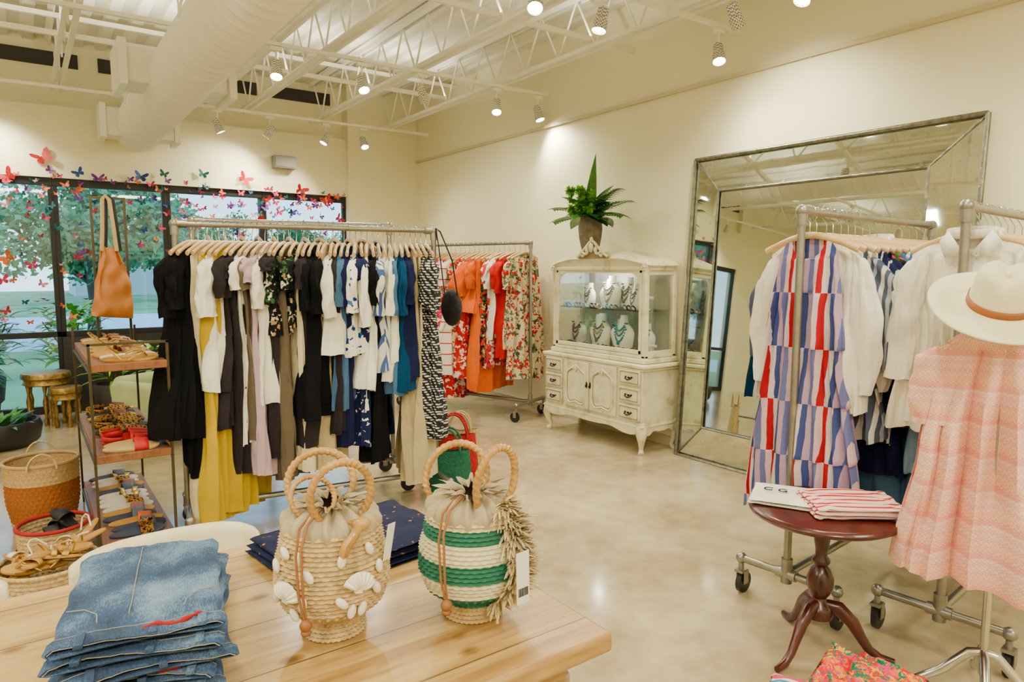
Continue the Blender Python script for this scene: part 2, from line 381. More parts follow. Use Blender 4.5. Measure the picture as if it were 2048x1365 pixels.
def garment(name,label,cat,loc,rz,mat,L,sw=.2,cw=.2,ww=.19,hw=.24,d=.030,hd=.05,fold=4,amp=.022,sl=0,slw=.058,cuff=None,neck=.075,tiers=(),seed=0,group=None,scoop=.05,hem=.012,tassel=None,collar=None,seg=76,slout=.04,rot=None,fl=.014):
    rng=random.Random(seed*7+3); ph=rng.uniform(0,6.28); ph2=rng.uniform(0,6.28); b=MB()
    if len(label.split())<4: label+=' on a hanger'
    S_=[0,.012,.03,.05,.07]+[.09+(L-.09)*i/34 for i in range(35)]
    for t in tiers: S_+= [t-.003,t+.003]
    S_=sorted(S_)
    wp=[(.07,sw),(.24,cw),(min(.42,L*.5),ww),(L,hw)]; dp=[(0,.012),(.07,.02),(.25,d),(L,hd)]
    tl=[0]+list(tiers)+[L]
    rings=[]
    for s in S_:
        if s<.07: w=neck+(sw-neck)*(s/.07)**.75
        else: w=sm(wp,s)
        dd=sm(dp,s); A=amp*min(1,.15+s/(L*.6))
        nt_=sum(1 for t in tiers if s>t)
        if nt_:
            u=(s-tl[nt_])/(tl[nt_+1]-tl[nt_]); w+=.004*(fl>.008)+fl*u; A=amp*(.8+.35*u)
        ring=[]
        for j in range(seg):
            a=2*pi*j/seg; cx=cos(a); sy=sin(a)
            x=w*math.copysign(abs(cx)**.85,cx)
            k0=cx*.2
            nz=noise.noise(Vector((k0*26+seed*3.1,(1.7 if sy>0 else 0)+seed,s*.7)))
            nz2=noise.noise(Vector((k0*64,sy*3+seed,s*1.8)))
            nz3=noise.noise(Vector((k0*30,sy*2+seed*2,s*9)))
            g=1 if s>.05 else 0
            y=dd*sy+g*(A*2.1*nz+1.1*A*nz2+.007*nz3)+.45*A*g*sin(fold*pi*cx+ph+.6*sin(2*s+ph2))
            x+=.006*sin(3*s+ph)*(s/L)+A*.25*sin(2*s+a)+.007*noise.noise(Vector((seed,s*5,cx)))*g
            z=-s
            if sy<0 and s<.1: z-=scoop*abs(sy)*max(0,1-s/.1)
            if s>=L-1e-6: z+=hem*sin(2*a+ph)+hem*noise.noise(Vector((cx*4,sy*4,seed)))
            ring.append((x,y,z))
        rings.append(ring)
    b.loft(rings)
    if sl:
        for sd in(-1,1):
            R=[]; n=18
            for i in range(n+1):
                t=i/n; cx=sw-.035+slout*min(1,t*2.2)+.006*sin(4*t+ph)+.02*min(1,t*5); z=-.052-sl*t-.02*(t<.05)
                rr=slw*(1-.15*t)*(.5+.5*min(1,t*6)); 
                if cuff: rr=slw*(.6+cuff*sin(pi*min(1,t*.97)**1.5)); rr=max(rr,slw*.5)
                q=min(1,.35+t*3); ring=[]
                for j in range(24):
                    a=2*pi*j/24; nz=noise.noise(Vector((cos(a)*2.2+seed,sin(a)*2.2+sd*5,t*3.5)))
                    r2=rr*(1+.35*nz)
                    ring.append((sd*(cx+r2*cos(a)),(.036*q)*sin(a)*(1+.7*nz)+.012*q*noise.noise(Vector((seed,t*3,cos(a)*2))),z-cos(a)*.02*(1-t)+(.010*nz if i==n else 0)))
                R.append(ring)
            b.loft(R)
    o=b.obj(name,mat if isinstance(mat,(list,tuple)) else [mat],loc=loc,rot=rot or (0,0,rz),smooth=80,label=label,cat=cat,group=group)
    if collar:
        c=MB(); pts=[(neck*1.05*cos(a),.03*sin(a)-.004,.012+.008*sin(a)) for a in [2*pi*i/24 for i in range(24)]]
        c.tube(pts,.016,8,closed=True,flat=.35,up=(0,0,1)); 
        c.add([(-.07,-.03,.02),(-.01,-.055,-.07),(-.075,-.046,-.08),(-.1,-.03,-.02)],[(0,1,2,3)]); c.add([(.07,-.03,.02),(.01,-.055,-.07),(.075,-.046,-.08),(.1,-.03,-.02)],[(0,1,2,3)])
        c.obj('collar',collar,o,solid=.003)
    if tassel:
        for (x,z) in tassel:
            c=MB(); c.cyl((x,0,z+.05),(x,0,z),.002,5); c.lathe([(.004,z),(.011,z-.01),(.009,z-.02),(.014,z-.07)],10,c=(x,0,0))
            c.obj('tassel',mat,o)
    return o
def hang(p0,p1,s,dy=0):
    p0=Vector(p0);p1=Vector(p1);d=(p1-p0); L=d.length; q=p0+d*(s/L); phi=math.atan2(d.y,d.x)
    rz=phi-pi/2+dy
    h=copytree(HANG,(q.x,q.y,q.z-.108),rz)
    return (q.x,q.y,q.z-.108+.002),rz

def rack(p0,p1,H,label,cross=.25,double=False):
    p0=Vector(p0);p1=Vector(p1);d=p1-p0;L=d.length
    e=thing('clothing_rack',(p0.x,p0.y,0),math.atan2(d.y,d.x),label,'clothing rack','galvanised pipe clothing racks')
    r=.0165
    MB().cyl((0,0,H),(L,0,H),r,14).obj('top_rail',m_pipe,e)
    for x in(0,L):
        MB().cyl((x,0,.17),(x,0,H),r,14).obj('post',m_pipe,e)
        b=MB(); b.cyl((x,-cross,.17),(x,cross,.17),r,14); b.obj('base_crossbar',m_pipe,e)
        b=MB(); b.ell((x,0,H),(.027,.027,.027)); b.cyl((x,0,H-.06),(x,0,H-.01),.023,14); b.cyl((x+(.06 if x==0 else -.06),0,H),(x,0,H),.023,14); b.obj('elbow_fitting',m_pipe,e)
        b=MB(); b.cyl((x,-.045,.17),(x,.045,.17),.024,14); b.cyl((x,0,.13),(x,0,.24),.024,14); b.cyl((x+(.06 if x==0 else -.06),0,.17),(x,0,.17),.023,14); b.obj('cross_fitting',m_pipe,e)
        for y in(-cross,cross):
            c=MB(); c.ell((x,y,.17),(.026,.026,.026)); c.cyl((x,y,.17),(x,y,.115),.012); c.box((x,y,.11),(.05,.04,.012)); c.box((x+.012,y-.02,.08),(.035,.003,.065)); c.box((x+.012,y+.02,.08),(.035,.003,.065))
            co_=c.obj('caster',m_pipe,e)
            w=MB(); w.lathe([(.03,-.013),(.05,-.011),(.05,.011),(.03,.013)],20,c=(x+.02,y,.05),ax='y'); w.obj('wheel',m_rubber,co_)
    MB().cyl((0,0,.17),(L,0,.17),r,14).obj('base_bar',m_pipe,e)
    return e

A0,A1=(.69,4.1,1.75),(2.16,3.88,1.75)
rack(A0,A1,1.75,'galvanised pipe clothing rack full of black, white and blue garments')
AB0,AB1=(.86,4.52,1.80),(2.08,4.36,1.80)
rack(AB0,AB1,1.80,'galvanised pipe clothing rack standing behind the long full rack')
B0,B1=(4.13,5.45,1.77),(3.6,6.9,1.77)
rack(B0,B1,1.77,'pipe clothing rack with red and orange clothes beside the cabinet')
R0,R1=(2.66,1.64,1.745),(4.1,1.75,1.745)
rack(R0,R1,1.745,'pipe clothing rack on casters before the leaning mirror',cross=.22)
Q0,Q1=(2.85,1.10,1.735),(4.2,1.22,1.735)
rack(Q0,Q1,1.735,'pipe clothing rack with white shirts beside the hat stand',cross=.23)

F={}
def fc(k,rgb,cr=1): F[k]=fabric('fabric_'+k,S(*rgb),cr)
fc('black',(8,8,10));fc('char',(40,35,37));fc('taupe',(96,86,72));fc('white',(240,236,220));fc('cream',(216,206,172))
fc('lilac',(184,158,166,1));fc('mauve',(140,112,122,1));fc('navy',(22,26,58));fc('teal',(14,56,86));fc('beige',(184,170,136))
F['mustard']=fabric('fabric_mustard',(.50,.33,.001,1),.3); F['orange']=fabric('fabric_orange',(.80,.13,.001,1))
fc('red',(192,14,32));fc('denim',(76,104,134));fc('lightblue',(140,166,188));fc('coral',(220,76,66));fc('green',(60,110,70))
W_=S(240,235,220)
F['floral']=printmat('fabric_floral',[S(14,20,16),S(206,200,172),S(50,80,50),S(14,20,16),S(180,140,100)],48,.06,[0,.6,.7,.8,.95])
F['bluewhite']=printmat('fabric_bluewhite',[W_,S(30,60,120),W_,S(80,120,170)],44,.05,[0,.76,.86,.96])
F['navyprint']=printmat('fabric_navyprint',[S(24,30,62),W_,S(24,30,62)],80,.03,[0,.8,.87])
F['tie']=tiedye('fabric_tiedye',S(8,8,12),S(215,210,198))
F['redprint']=printmat('fabric_redprint',[S(206,24,34),W_,S(206,24,34),S(236,120,100)],30,.1,[0,.55,.78,.92])
F['redwhite']=stripes('fabric_redwhite',[W_,S(206,36,44)],9,2,widths=[0,.9])
F['tropical']=printmat('fabric_tropical',[S(218,206,172),S(90,104,80),S(200,50,34),S(60,70,56),S(218,206,172)],32,.12,[0,.4,.55,.7,.78])
F['blackfloral']=printmat('fabric_blackfloral',[S(24,20,24),S(216,60,40),S(60,50,44),S(222,190,130),S(70,100,60)],36,.1,[0,.35,.6,.75,.9])
F['pinkprint']=printmat('fabric_pinkprint',[S(220,84,96),S(236,80,40),W_,S(190,40,80)],30,.08)
F['greystripe']=stripes('fabric_greystripe',[S(72,78,94),S(200,196,186),S(72,78,94),S(150,152,156)],16,0,warp=.25,widths=[0,.35,.6,.8])
F['bluestripe']=stripes('fabric_bluestripe',[S(222,220,212),S(76,96,138)],40,0,widths=[0,.6])
F['navystripe']=stripes('fabric_navystripe',[S(26,32,64),S(190,188,182)],30,0,widths=[0,.8])
F['dress']=stripes('fabric_tiered_stripe',[S(176,28,40,1.1),S(206,190,190,1),S(60,72,126,1),S(176,146,168,1),S(100,104,156,1),S(206,176,180,1)],8.0,0,tiers=(4.25,.167),warp=.12)
m_pink,nt,bs=newmat('fabric_pink_lace'); co=oc(nt)
sp=nd(nt,'ShaderNodeSeparateXYZ',Vector=co)
bz=mth(nt,'FRACT',mth(nt,'MULTIPLY_ADD',sp.outputs[2],9.,100.)); bx=mth(nt,'SINE',mth(nt,'MULTIPLY',sp.outputs[0],420.)); bz2=mth(nt,'SINE',mth(nt,'MULTIPLY',sp.outputs[2],520.))
pt=mth(nt,'MULTIPLY_ADD',mth(nt,'MULTIPLY',bx,bz2),.11,bz)
q=lambda r,g,b:S(r,g,b,1)
nt.links.new(ramp(nt,pt,[(0,q(238,168,152)),(.2,q(236,158,144)),(.24,q(244,212,194)),(.34,q(242,172,118)),(.48,q(246,212,190)),(.56,q(236,160,148)),(.74,q(246,216,200)),(.8,q(238,166,152)),(.95,q(244,208,192))],'LINEAR'),bs.inputs['Base Color']); bs.inputs['Roughness'].default_value=.9
bump(nt,bs,pt,.5,.008)

MAIN=[('black',1.03,dict(hw=.33,sl=.34,slw=.085,amp=.045,hd=.13,d=.06),'short black gauze dress with flutter sleeves'),
('black',1.0,dict(hw=.31,sl=.3,slw=.08,hd=.10,amp=.04),'black gauze dress with loose sleeves'),
('black',1.22,dict(hw=.25,hem=.03,hd=.08),'long black dress with a ragged fringe hem'),
('cream',1.54,dict(hw=.24,hd=.07,amp=.03),'cream wide-leg maxi skirt dress'),
('mustard',1.52,dict(hw=.30,fold=3,hd=.11,amp=.035),'long mustard yellow satin dress'),
('white',.78,dict(sl=.34,slw=.075,hw=.26,hd=.07),'loose white linen top'),
('mustard',1.48,dict(hw=.24,fold=3),'mustard yellow slip dress'),
('char',1.0,dict(sl=.24,slw=.065,hw=.25,tiers=(.5,.8),hd=.06),'charcoal crinkled midi dress'),
('char',1.28,dict(sl=.14,hw=.22),'charcoal gauze dress with ruffled shoulder'),
('white',1.12,dict(sl=.2,hw=.22),'white gauze tunic'),
('taupe',1.1,dict(sl=.2,hw=.2),'grey linen dress'),
('lilac',1.3,dict(sl=.16,slw=.075,hw=.23,hd=.05),'pale lilac gauze maxi dress'),
('white',.9,dict(sl=.3,hw=.23),'white pintuck blouse'),
('char',1.2,dict(sl=.1,hw=.2),'dusty charcoal dress'),
('floral',.5,dict(sl=.28,slw=.065,hw=.22),'black and cream floral blouse'),
('taupe',1.34,dict(hw=.24,hd=.07),'taupe linen maxi dress'),
('floral',.48,dict(sl=.2,hw=.22),'green and black floral blouse'),
('cream',1.3,dict(hw=.2),'cream linen trousers dress'),
('char',1.15,dict(sl=.2,hw=.22),'dark grey linen tunic'),
('black',.98,dict(sl=.32,slw=.08,hw=.30,tiers=(.6,),hd=.09,amp=.036),'black dress with ruffled hem'),
('black',.92,dict(sl=.34,slw=.07,hw=.28,hd=.07),'black shirt dress with long sleeves'),
('beige',1.3,dict(hw=.2),'beige wide linen dress'),
('white',.62,dict(sl=.36,slw=.08,hw=.25,hd=.06),'white boxy blouse'),
('char',1.1,dict(sl=.3,hw=.24),'charcoal linen dress'),
('denim',.95,dict(sl=.3,hw=.23),'faded denim shirt dress'),
('navy',1.18,dict(sl=.3,hw=.22),'navy midi dress'),
('bluewhite',.64,dict(sl=.34,slw=.08,hw=.24,hd=.07),'white blouse with blue embroidery'),
('navyprint',1.2,dict(sl=.15,hw=.22),'navy dotted print dress'),
('white',.85,dict(sl=.42,slw=.09,hw=.28,hd=.08,tassel=[(-.25,-.88),(-.2,-.9),(.24,-.9),(.2,-.86)]),'white kimono top with tassel hem'),
('black',1.3,dict(sl=.3,hw=.24),'long black knit dress'),
('bluestripe',.75,dict(sl=.36,hw=.24),'blue pinstriped cotton shirt'),
('white',.8,dict(hw=.22),'white cotton tunic'),
('white',.7,dict(sl=.36,slw=.08,hw=.24),'white gauze blouse'),
('denim',.9,dict(sl=.36,slw=.08,hw=.27,hd=.08),'denim blue linen dress'),
('teal',.86,dict(sl=.36,slw=.08,hw=.27,hd=.08),'teal blue linen dress'),
('navy',.8,dict(sl=.3,hw=.25),'dark navy tunic'),
('beige',1.46,dict(hw=.26,fold=7,hd=.08),'beige pleated maxi dress'),
('cream',1.44,dict(hw=.26,fold=7,hd=.08),'cream pleated maxi dress'),
('tie',1.1,dict(sl=.3,hw=.25),'black and white tie-dye midi dress'),
('tie',1.2,dict(sl=.34,slw=.075,hw=.27,hd=.08),'black and white tie-dye maxi dress')]
n=len(MAIN); LA=(Vector(A1)-Vector(A0)).length
for i,(k,L,kw,lab) in enumerate(MAIN):
    s=.08+(LA-.13)*i/(n-1)
    loc,rz=hang(A0,A1,s,-.6+.40*(i/n)+random.uniform(-.05,.05))
    kk=dict(hd=.06,amp=.028); kk.update(kw)
    garment('hanging_garment',lab,'garment',loc,rz,F[k],L,seed=i,group='garments on the long rack',**kk)
for i in range(12):
    k=['char','white','navy','black','beige','teal'][i%6]
    loc,rz=hang(AB0,AB1,.08+i*.096,random.uniform(-.1,.1))
    garment('hanging_garment','long %s garment on the rear rack'%{'char':'charcoal','white':'white','navy':'navy','black':'black','beige':'beige','teal':'teal'}[k],'garment',loc,rz,F[k],1.1+.2*(i%3)/2,seed=60+i,group='garments on the rear rack',sl=.2)
BACK=[('tropical',1.25,dict(hw=.24),'tropical leaf print maxi dress'),('tropical',.95,dict(sl=.3),'cream tropical print blouse'),('red',1.05,dict(sl=.34,slw=.07),'crimson long-sleeved dress'),('red',.8,dict(sl=.3),'crimson red tunic'),('white',.85,dict(sl=.3),'white cotton tunic'),
('pinkprint',1.15,dict(sl=.25),'pink and orange print dress'),('blackfloral',1.1,dict(),'dark multicoloured floral dress'),('orange',1.4,dict(hw=.30,hd=.12),'orange maxi dress'),('orange',.56,dict(sl=.30,slw=.09),'bright orange cotton top'),('orange',.60,dict(sl=.38,slw=.13,cuff=1.0,hw=.32,hd=.14),'bright orange balloon-sleeve blouse'),
('redprint',.9,dict(sl=.3),'red and white print dress'),('redprint',1.3,dict(hd=.1),'red print maxi dress'),('tropical',1.0,dict(sl=.2),'cream floral blouse'),('redwhite',1.25,dict(sl=.28,slw=.1,hw=.36,tiers=(.45,.8),hd=.15),'white tiered dress with red bands'),('redprint',1.52,dict(sl=.3,hw=.34,hd=.12),'red and white patterned maxi dress'),
('pinkprint',1.1,dict(sl=.3,hw=.28),'pink print midi dress'),('redprint',1.15,dict(sl=.2,hw=.28,hd=.1),'red and white printed dress'),('white',.9,dict(sl=.3),'white cotton blouse'),('red',.8,dict(sl=.3),'red cotton blouse'),('redprint',1.3,dict(hw=.26),'red print maxi dress'),('orange',.7,dict(sl=.2),'orange cotton blouse'),('redprint',1.2,dict(),'red floral dress'),('pinkprint',1.1,dict(),'pink print dress')]
LB=(Vector(B1)-Vector(B0)).length
for i,(k,L,kw,lab) in enumerate(BACK):
    loc,rz=hang(B0,B1,.06+(LB-.14)*i/(len(BACK)-1),-.1+random.uniform(-.12,.12))
    kk=dict(d=.04,hd=.08,amp=.036); kk.update(kw)
    garment('hanging_garment',lab,'garment',loc,rz,F[k],L,seed=100+i,group='garments on the red and orange rack',**kk)
RG=[(.07,'dress',1.22,dict(sw=.13,cw=.15,ww=.165,hw=.25,tiers=(.235,.47,.705,.94),amp=.030,fold=6,hd=.08,d=.035,scoop=.09,fl=.004),'sleeveless tiered maxi dress in red, white and blue stripes'),
(.13,'white',.74,dict(sl=.60,slw=.058,cuff=.6,slout=.04,hw=.24,amp=.03,d=.035),'sheer white blouse with long balloon sleeves'),
(.22,'greystripe',.85,dict(sl=.5,slw=.07,slout=.09,hw=.28,hd=.08,amp=.03),'grey and white wavy striped shirt'),
(.28,'white',.75,dict(sl=.6,slw=.06,cuff=.5,slout=.04),'white cotton blouse'),
(.36,'navystripe',.9,dict(sl=.5,slout=.09,hw=.26),'navy pinstriped shirt'),
(.43,'navy',1.05,dict(sl=.4,hw=.30,hd=.1),'navy blue dress'),
(.50,'blackfloral',.85,dict(sl=.4,hw=.28),'dark floral and orange print top'),
(.58,'denim',1.35,dict(hw=.36,sl=.4,slout=.08,hd=.12,amp=.04),'light denim maxi dress'),
(.66,'bluestripe',.85,dict(sl=.6,slout=.09),'blue and white striped shirt'),
(.74,'white',.8,dict(sl=.6,slout=.09,collar=F['white']),'white button shirt'),
(.84,'lightblue',1.2,dict(sl=.5,slout=.08),'pale blue shirt dress'),
(.94,'navy',1.2,dict(hw=.3),'navy maxi skirt dress'),(1.04,'tropical',.9,dict(sl=.3),'tropical print top'),(1.14,'pinkprint',.9,dict(sl=.3),'pink printed top'),(1.24,'white',.8,dict(sl=.5),'white blouse'),(1.34,'denim',.9,dict(sl=.5),'denim shirt')]
for i,(s,k,L,kw,lab) in enumerate(RG):
    loc,rz=hang(R0,R1,s,random.uniform(-.08,.08))
    garment('hanging_garment',lab,'garment',loc,rz,F[k],L,seed=150+i,group='garments on the rack by the mirror',**kw)
QG=[(.08,'white',.76,dict(sl=.52,slw=.06,slout=.04,hw=.25,collar=F['white'],d=.035,amp=.032),'white linen button shirt with collar'),
(.17,'white',.74,dict(sl=.5,slout=.05,collar=F['white']),'white cotton shirt'),(.26,'lightblue',1.0,dict(sl=.5,slout=.06),'pale blue tunic'),(.35,'denim',1.2,dict(sl=.4,hw=.28),'denim dress'),
(.44,'tropical',.9,dict(sl=.3),'green print top'),(.54,'pinkprint',.9,dict(sl=.3),'pink print top'),(.64,'bluestripe',.85,dict(sl=.4),'striped blue shirt'),(.76,'white',.8,dict(sl=.4),'white shirt'),(.88,'navy',1.1,dict(),'navy dress'),(1.0,'coral',.9,dict(),'coral top'),(1.15,'white',.9,dict(),'white tunic')]
for i,(s,k,L,kw,lab) in enumerate(QG):
    loc,rz=hang(Q0,Q1,s,random.uniform(-.06,.06))
    garment('hanging_garment',lab,'garment',loc,rz,F[k],L,seed=190+i,group='garments on the shirt rack',**kw)
for o in [HANG]+list(HANG.children): bpy.data.objects.remove(o)

# display stand with pink dress and hat
DX,DY=2.60,.86
e=thing('display_stand',(DX,DY,0),0,'chrome display stand holding the pink dress and hat','display stand')
MB().cyl((0,0,.12),(0,0,1.40),.013,14).obj('pole',m_chrome,e)
for i in range(4):
    a=rad(25+90*i); MB().tube([(0,0,.2),(.04*cos(a),.04*sin(a),.19),(.12*cos(a),.12*sin(a),.1),(.2*cos(a),.2*sin(a),.04),(.27*cos(a),.27*sin(a),.02)],[.014,.016,.016,.014,.012],10).obj('foot',m_chrome,e)
MB().tube([(.05,-.16,1.25),(.01,0,1.31),(-.03,.16,1.25)],.01,8).obj('cross_arm',m_hangw,e)
garment('pink_dress','pale pink and coral lace dress with loose sleeves','dress',(DX,DY,1.325),rad(-68),m_pink,.87,sw=.165,cw=.205,ww=.225,hw=.285,d=.05,hd=.09,fold=6,amp=.044,sl=.30,slw=.085,slout=.035,seed=302,scoop=.04,hem=.014)
m_straw=plain('cream_straw',S(240,230,196),.7,var=.05,b=.5,bsc=200,bd=.003)
e=thing('straw_hat',(DX-.075,DY+.0,1.39),(rad(8),rad(-24),rad(20)),'cream straw fedora hat with a tan band on the display stand','hat')
b=MB()
def hatf(r,z,a,k): return r*(1+.10*cos(2*a))
def hatc(pr):
    b=MB(); rings=[]
    for (r,z) in pr:
        ring=[]
        for j in range(56):
            a=2*pi*j/56; rr=r*(1+.10*cos(2*a)); zz=z
            if z>.07: zz-= .022*math.exp(-((rr*sin(a))/.022)**2)*(1 if r<.09 else .3); 
            if r>.13: zz+=.012*abs(sin(a))**2
            ring.append((rr*cos(a),rr*sin(a),zz))
        rings.append(ring)
    return b.loft(rings)
hatc([(.225,-.004),(.22,.0),(.18,-.014),(.13,-.010),(.104,.004),(.098,.03),(.093,.075),(.086,.108),(.066,.124),(.04,.125),(.02,.120),(.001,.116)]).obj('hat_body',m_straw,e,solid=.003,smooth=80)
b=MB(); b.lathe([(.105,.006),(.1025,.028)],40,cap0=False,cap1=False,fn=hatf); b.obj('hat_band',plain('tan_leather',S(150,88,36),.5),e,solid=.003)

# ------------------------------------------------------------------ leaning mirror
m_mir,nt,bs=newmat('antique_mirror'); bs.inputs['Metallic'].default_value=1; co=oc(nt)
n=nd(nt,'ShaderNodeTexNoise',Vector=co,Scale=3.,Detail=5.); nt.links.new(ramp(nt,n.outputs[0],[(.3,(.58,.63,.56,1)),(.6,(.66,.70,.63,1))]),bs.inputs['Base Color']); bs.inputs['Roughness'].default_value=.015
m_mir2,nt,bs=newmat('antique_mirror_frame'); bs.inputs['Metallic'].default_value=1; co=oc(nt)
n=nd(nt,'ShaderNodeTexNoise',Vector=co,Scale=30.,Detail=6.); nt.links.new(ramp(nt,n.outputs[0],[(.25,S(176,182,164,1)),(.42,S(210,216,202,1))]),bs.inputs['Base Color']); bs.inputs['Roughness'].default_value=.03
bump(nt,bs,nd(nt,'ShaderNodeTexNoise',Vector=co,Scale=3.).outputs[0],.03,.02)
m_sil=plain('aged_silver',S(140,138,122,1),.35,.9,var=.35,vs=30,b=.5,bsc=80)
W,H,fw=2.03,2.37,.27
e=thing('leaning_mirror',(4.25,2.645,.005),(rad(-3.7),0,rad(-90)),'huge silver mirror with mirrored frame leaning on the wall','mirror')
MB().box((0,.0,H/2),(W-2*fw+.02,.01,H-2*fw+.02)).obj('mirror_glass',m_mir,e,smooth=0)
MB().box((0,.035,H/2),(W-.02,.015,H-.02)).obj('backing_board',m_dark,e)
o4=[(-W/2,0),(W/2,0),(W/2,H),(-W/2,H)]; i4=[(-W/2+fw,fw),(W/2-fw,fw),(W/2-fw,H-fw),(-W/2+fw,H-fw)]
for k in range(4):
    a,b_=o4[k],o4[(k+1)%4]; c,d=i4[(k+1)%4],i4[k]
    MB().add([(a[0],.03,a[1]),(b_[0],.03,b_[1]),(c[0],-.02,c[1]),(d[0],-.02,d[1])],[(0,1,2,3)]).obj('frame_panel',m_mir2,e,smooth=0)
    MB().tube([(a[0],.015,a[1]),(b_[0],.015,b_[1])],.015,8).obj('outer_edge',m_sil,e)
    MB().tube([(d[0],-.02,d[1]),(c[0],-.02,c[1])],.009,8).obj('inner_edge',m_sil,e)
    MB().tube([(a[0],.024,a[1]),(d[0],-.02,d[1])],.007,8).obj('mitre_strip',m_sil,e)

# ------------------------------------------------------------------ jewellery cabinet
m_cab,nt,bs=newmat('distressed_cream_paint'); co=oc(nt)
n=nd(nt,'ShaderNodeTexNoise',Vector=co,Scale=9.,Detail=8.); nt.links.new(ramp(nt,n.outputs[0],[(.3,S(182,170,124,1)),(.45,S(214,206,164,1)),(.7,S(226,219,180,1))]),bs.inputs['Base Color']); bs.inputs['Roughness'].default_value=.5
m_groove=plain('antique_glaze',S(138,120,76,1),.6)
m_pull=plain('dark_bronze',S(50,40,30),.4,.8)
CE=thing('jewelry_cabinet',(4.205,4.395,0),rad(-90),'antique cream display cabinet with glass case and cabriole legs','cabinet')
D=.44; W=1.24
b=MB(); b.box((0,0,.465),(W,D,.47)); b.obj('lower_body',m_cab,CE,bevel=.008)
b=MB(); b.box((0,-.003,.725),(W+.07,D+.03,.03)); b.box((0,-.003,.70),(W+.04,D+.015,.02)); b.obj('waist_molding',m_cab,CE,bevel=.008)
def apron(x0,x1,y,axis):
    b=MB(); n=40; vs=[]
    for i in range(n+1):
        t=i/n; x=x0+(x1-x0)*t; z=.205-.035*abs(sin(pi*t*3))**.7*(.5+.5*cos(2*pi*t))-.02*abs(cos(2*pi*t))
        for (yy,zz) in((y,.25),(y,z),(y+.02*(1 if axis else 1),z),(y+.02,.25)): vs.append((x,yy,zz) if axis else (yy,x,zz))
    fs=[]
    for i in range(n):
        for j in range(4): fs.append((4*i+j,4*i+(j+1)%4,4*i+4+(j+1)%4,4*i+4+j))
    b.add(vs,fs); return b
apron(-W/2+.03,W/2-.03,-D/2-.012,True).obj('front_apron',m_cab,CE)
apron(-D/2+.02,D/2-.02,W/2-.008,False).obj('side_apron',m_cab,CE); apron(-D/2+.02,D/2-.02,-W/2-.012,False).obj('side_apron',m_cab,CE)
b=MB(); b.box((0,0,.235),(W+.03,D+.03,.022)); b.obj('base_molding',m_cab,CE,bevel=.007)
for sx in(-1,1):
    for sy in(-1,1):
        P=[(0,0,.26),(.012,.012,.2),(.022,.022,.16),(.012,.012,.10),(-.004,-.004,.05),(.0,.0,.025),(.018,.018,.006)]
        MB().tube([(sx*(W/2-.035+p[0]),sy*(D/2-.035+p[1]),p[2]) for p in P],[.045,.05,.044,.026,.018,.02,.026],12,up=(1,0,0)).obj('leg',m_cab,CE)
yf=-D/2
def pull(par,x,z):
    b=MB(); b.ell((x,yf-.02,z),(.016,.006,.009)); b.tube([(x-.032,yf-.022,z+.004),(x-.03,yf-.034,z-.008),(x,yf-.036,z-.018),(x+.03,yf-.034,z-.008),(x+.032,yf-.022,z+.004)],.0055,8); b.ell((x-.033,yf-.022,z+.004),(.009,.008,.009)); b.ell((x+.033,yf-.022,z+.004),(.009,.008,.009))
    b.obj('drawer_pull',m_pull,par)
for xc in(-.485,.485):
    for k in range(3):
        z=.63-k*.145
        b=MB(); b.box((xc,yf-.008,z),(.235,.018,.125)); d_=b.obj('drawer',m_cab,CE,bevel=.006)
        b=MB(); b.tube([(xc-.1,yf-.018,z-.045),(xc+.1,yf-.018,z-.045),(xc+.1,yf-.018,z+.045),(xc-.1,yf-.018,z+.045)],.004,6,closed=True); b.obj('drawer_molding',m_groove,d_)
        pull(d_,xc,z)
for sx in(-1,1):
    xc=sx*.17; b=MB(); b.box((xc,yf-.008,.485),(.325,.018,.415)); d_=b.obj('door',m_cab,CE,bevel=.006)
    pts=[]
    for i in range(48):
        a=2*pi*i/48; ca,sa=cos(a),sin(a)
        x=.125*math.copysign(abs(ca)**.45,ca); z=.165*math.copysign(abs(sa)**.45,sa)
        if sa>0: z+=.02*cos(3*x/.125*1.5)-.012
        if sa<0: z+=.012*cos(x/.125*4)
        pts.append((xc+x,yf-.02,.485+z))
    b=MB(); b.tube(pts,.008,8,closed=True); b.obj('door_molding',m_cab,d_)
    b=MB(); b.tube([(p[0]+(xc-p[0])*.08,yf-.0175,.485+(p[2]-.485)*.92) for p in pts],.0035,6,closed=True); b.obj('door_groove',m_groove,d_)
    b=MB()
    for i in range(7):
        a=pi*i/6; b.ell((xc+.035*cos(a),yf-.022,.63+.014*sin(a)),(.014,.006,.009))
    b.ell((xc,yf-.024,.625),(.014,.008,.02)); b.obj('carved_ornament',m_cab,d_)
    b=MB(); b.ell((sx*.022,yf-.022,.5),(.009,.006,.03)); b.ell((sx*.022,yf-.032,.49),(.008,.008,.008)); b.obj('door_knob',m_pull,d_)
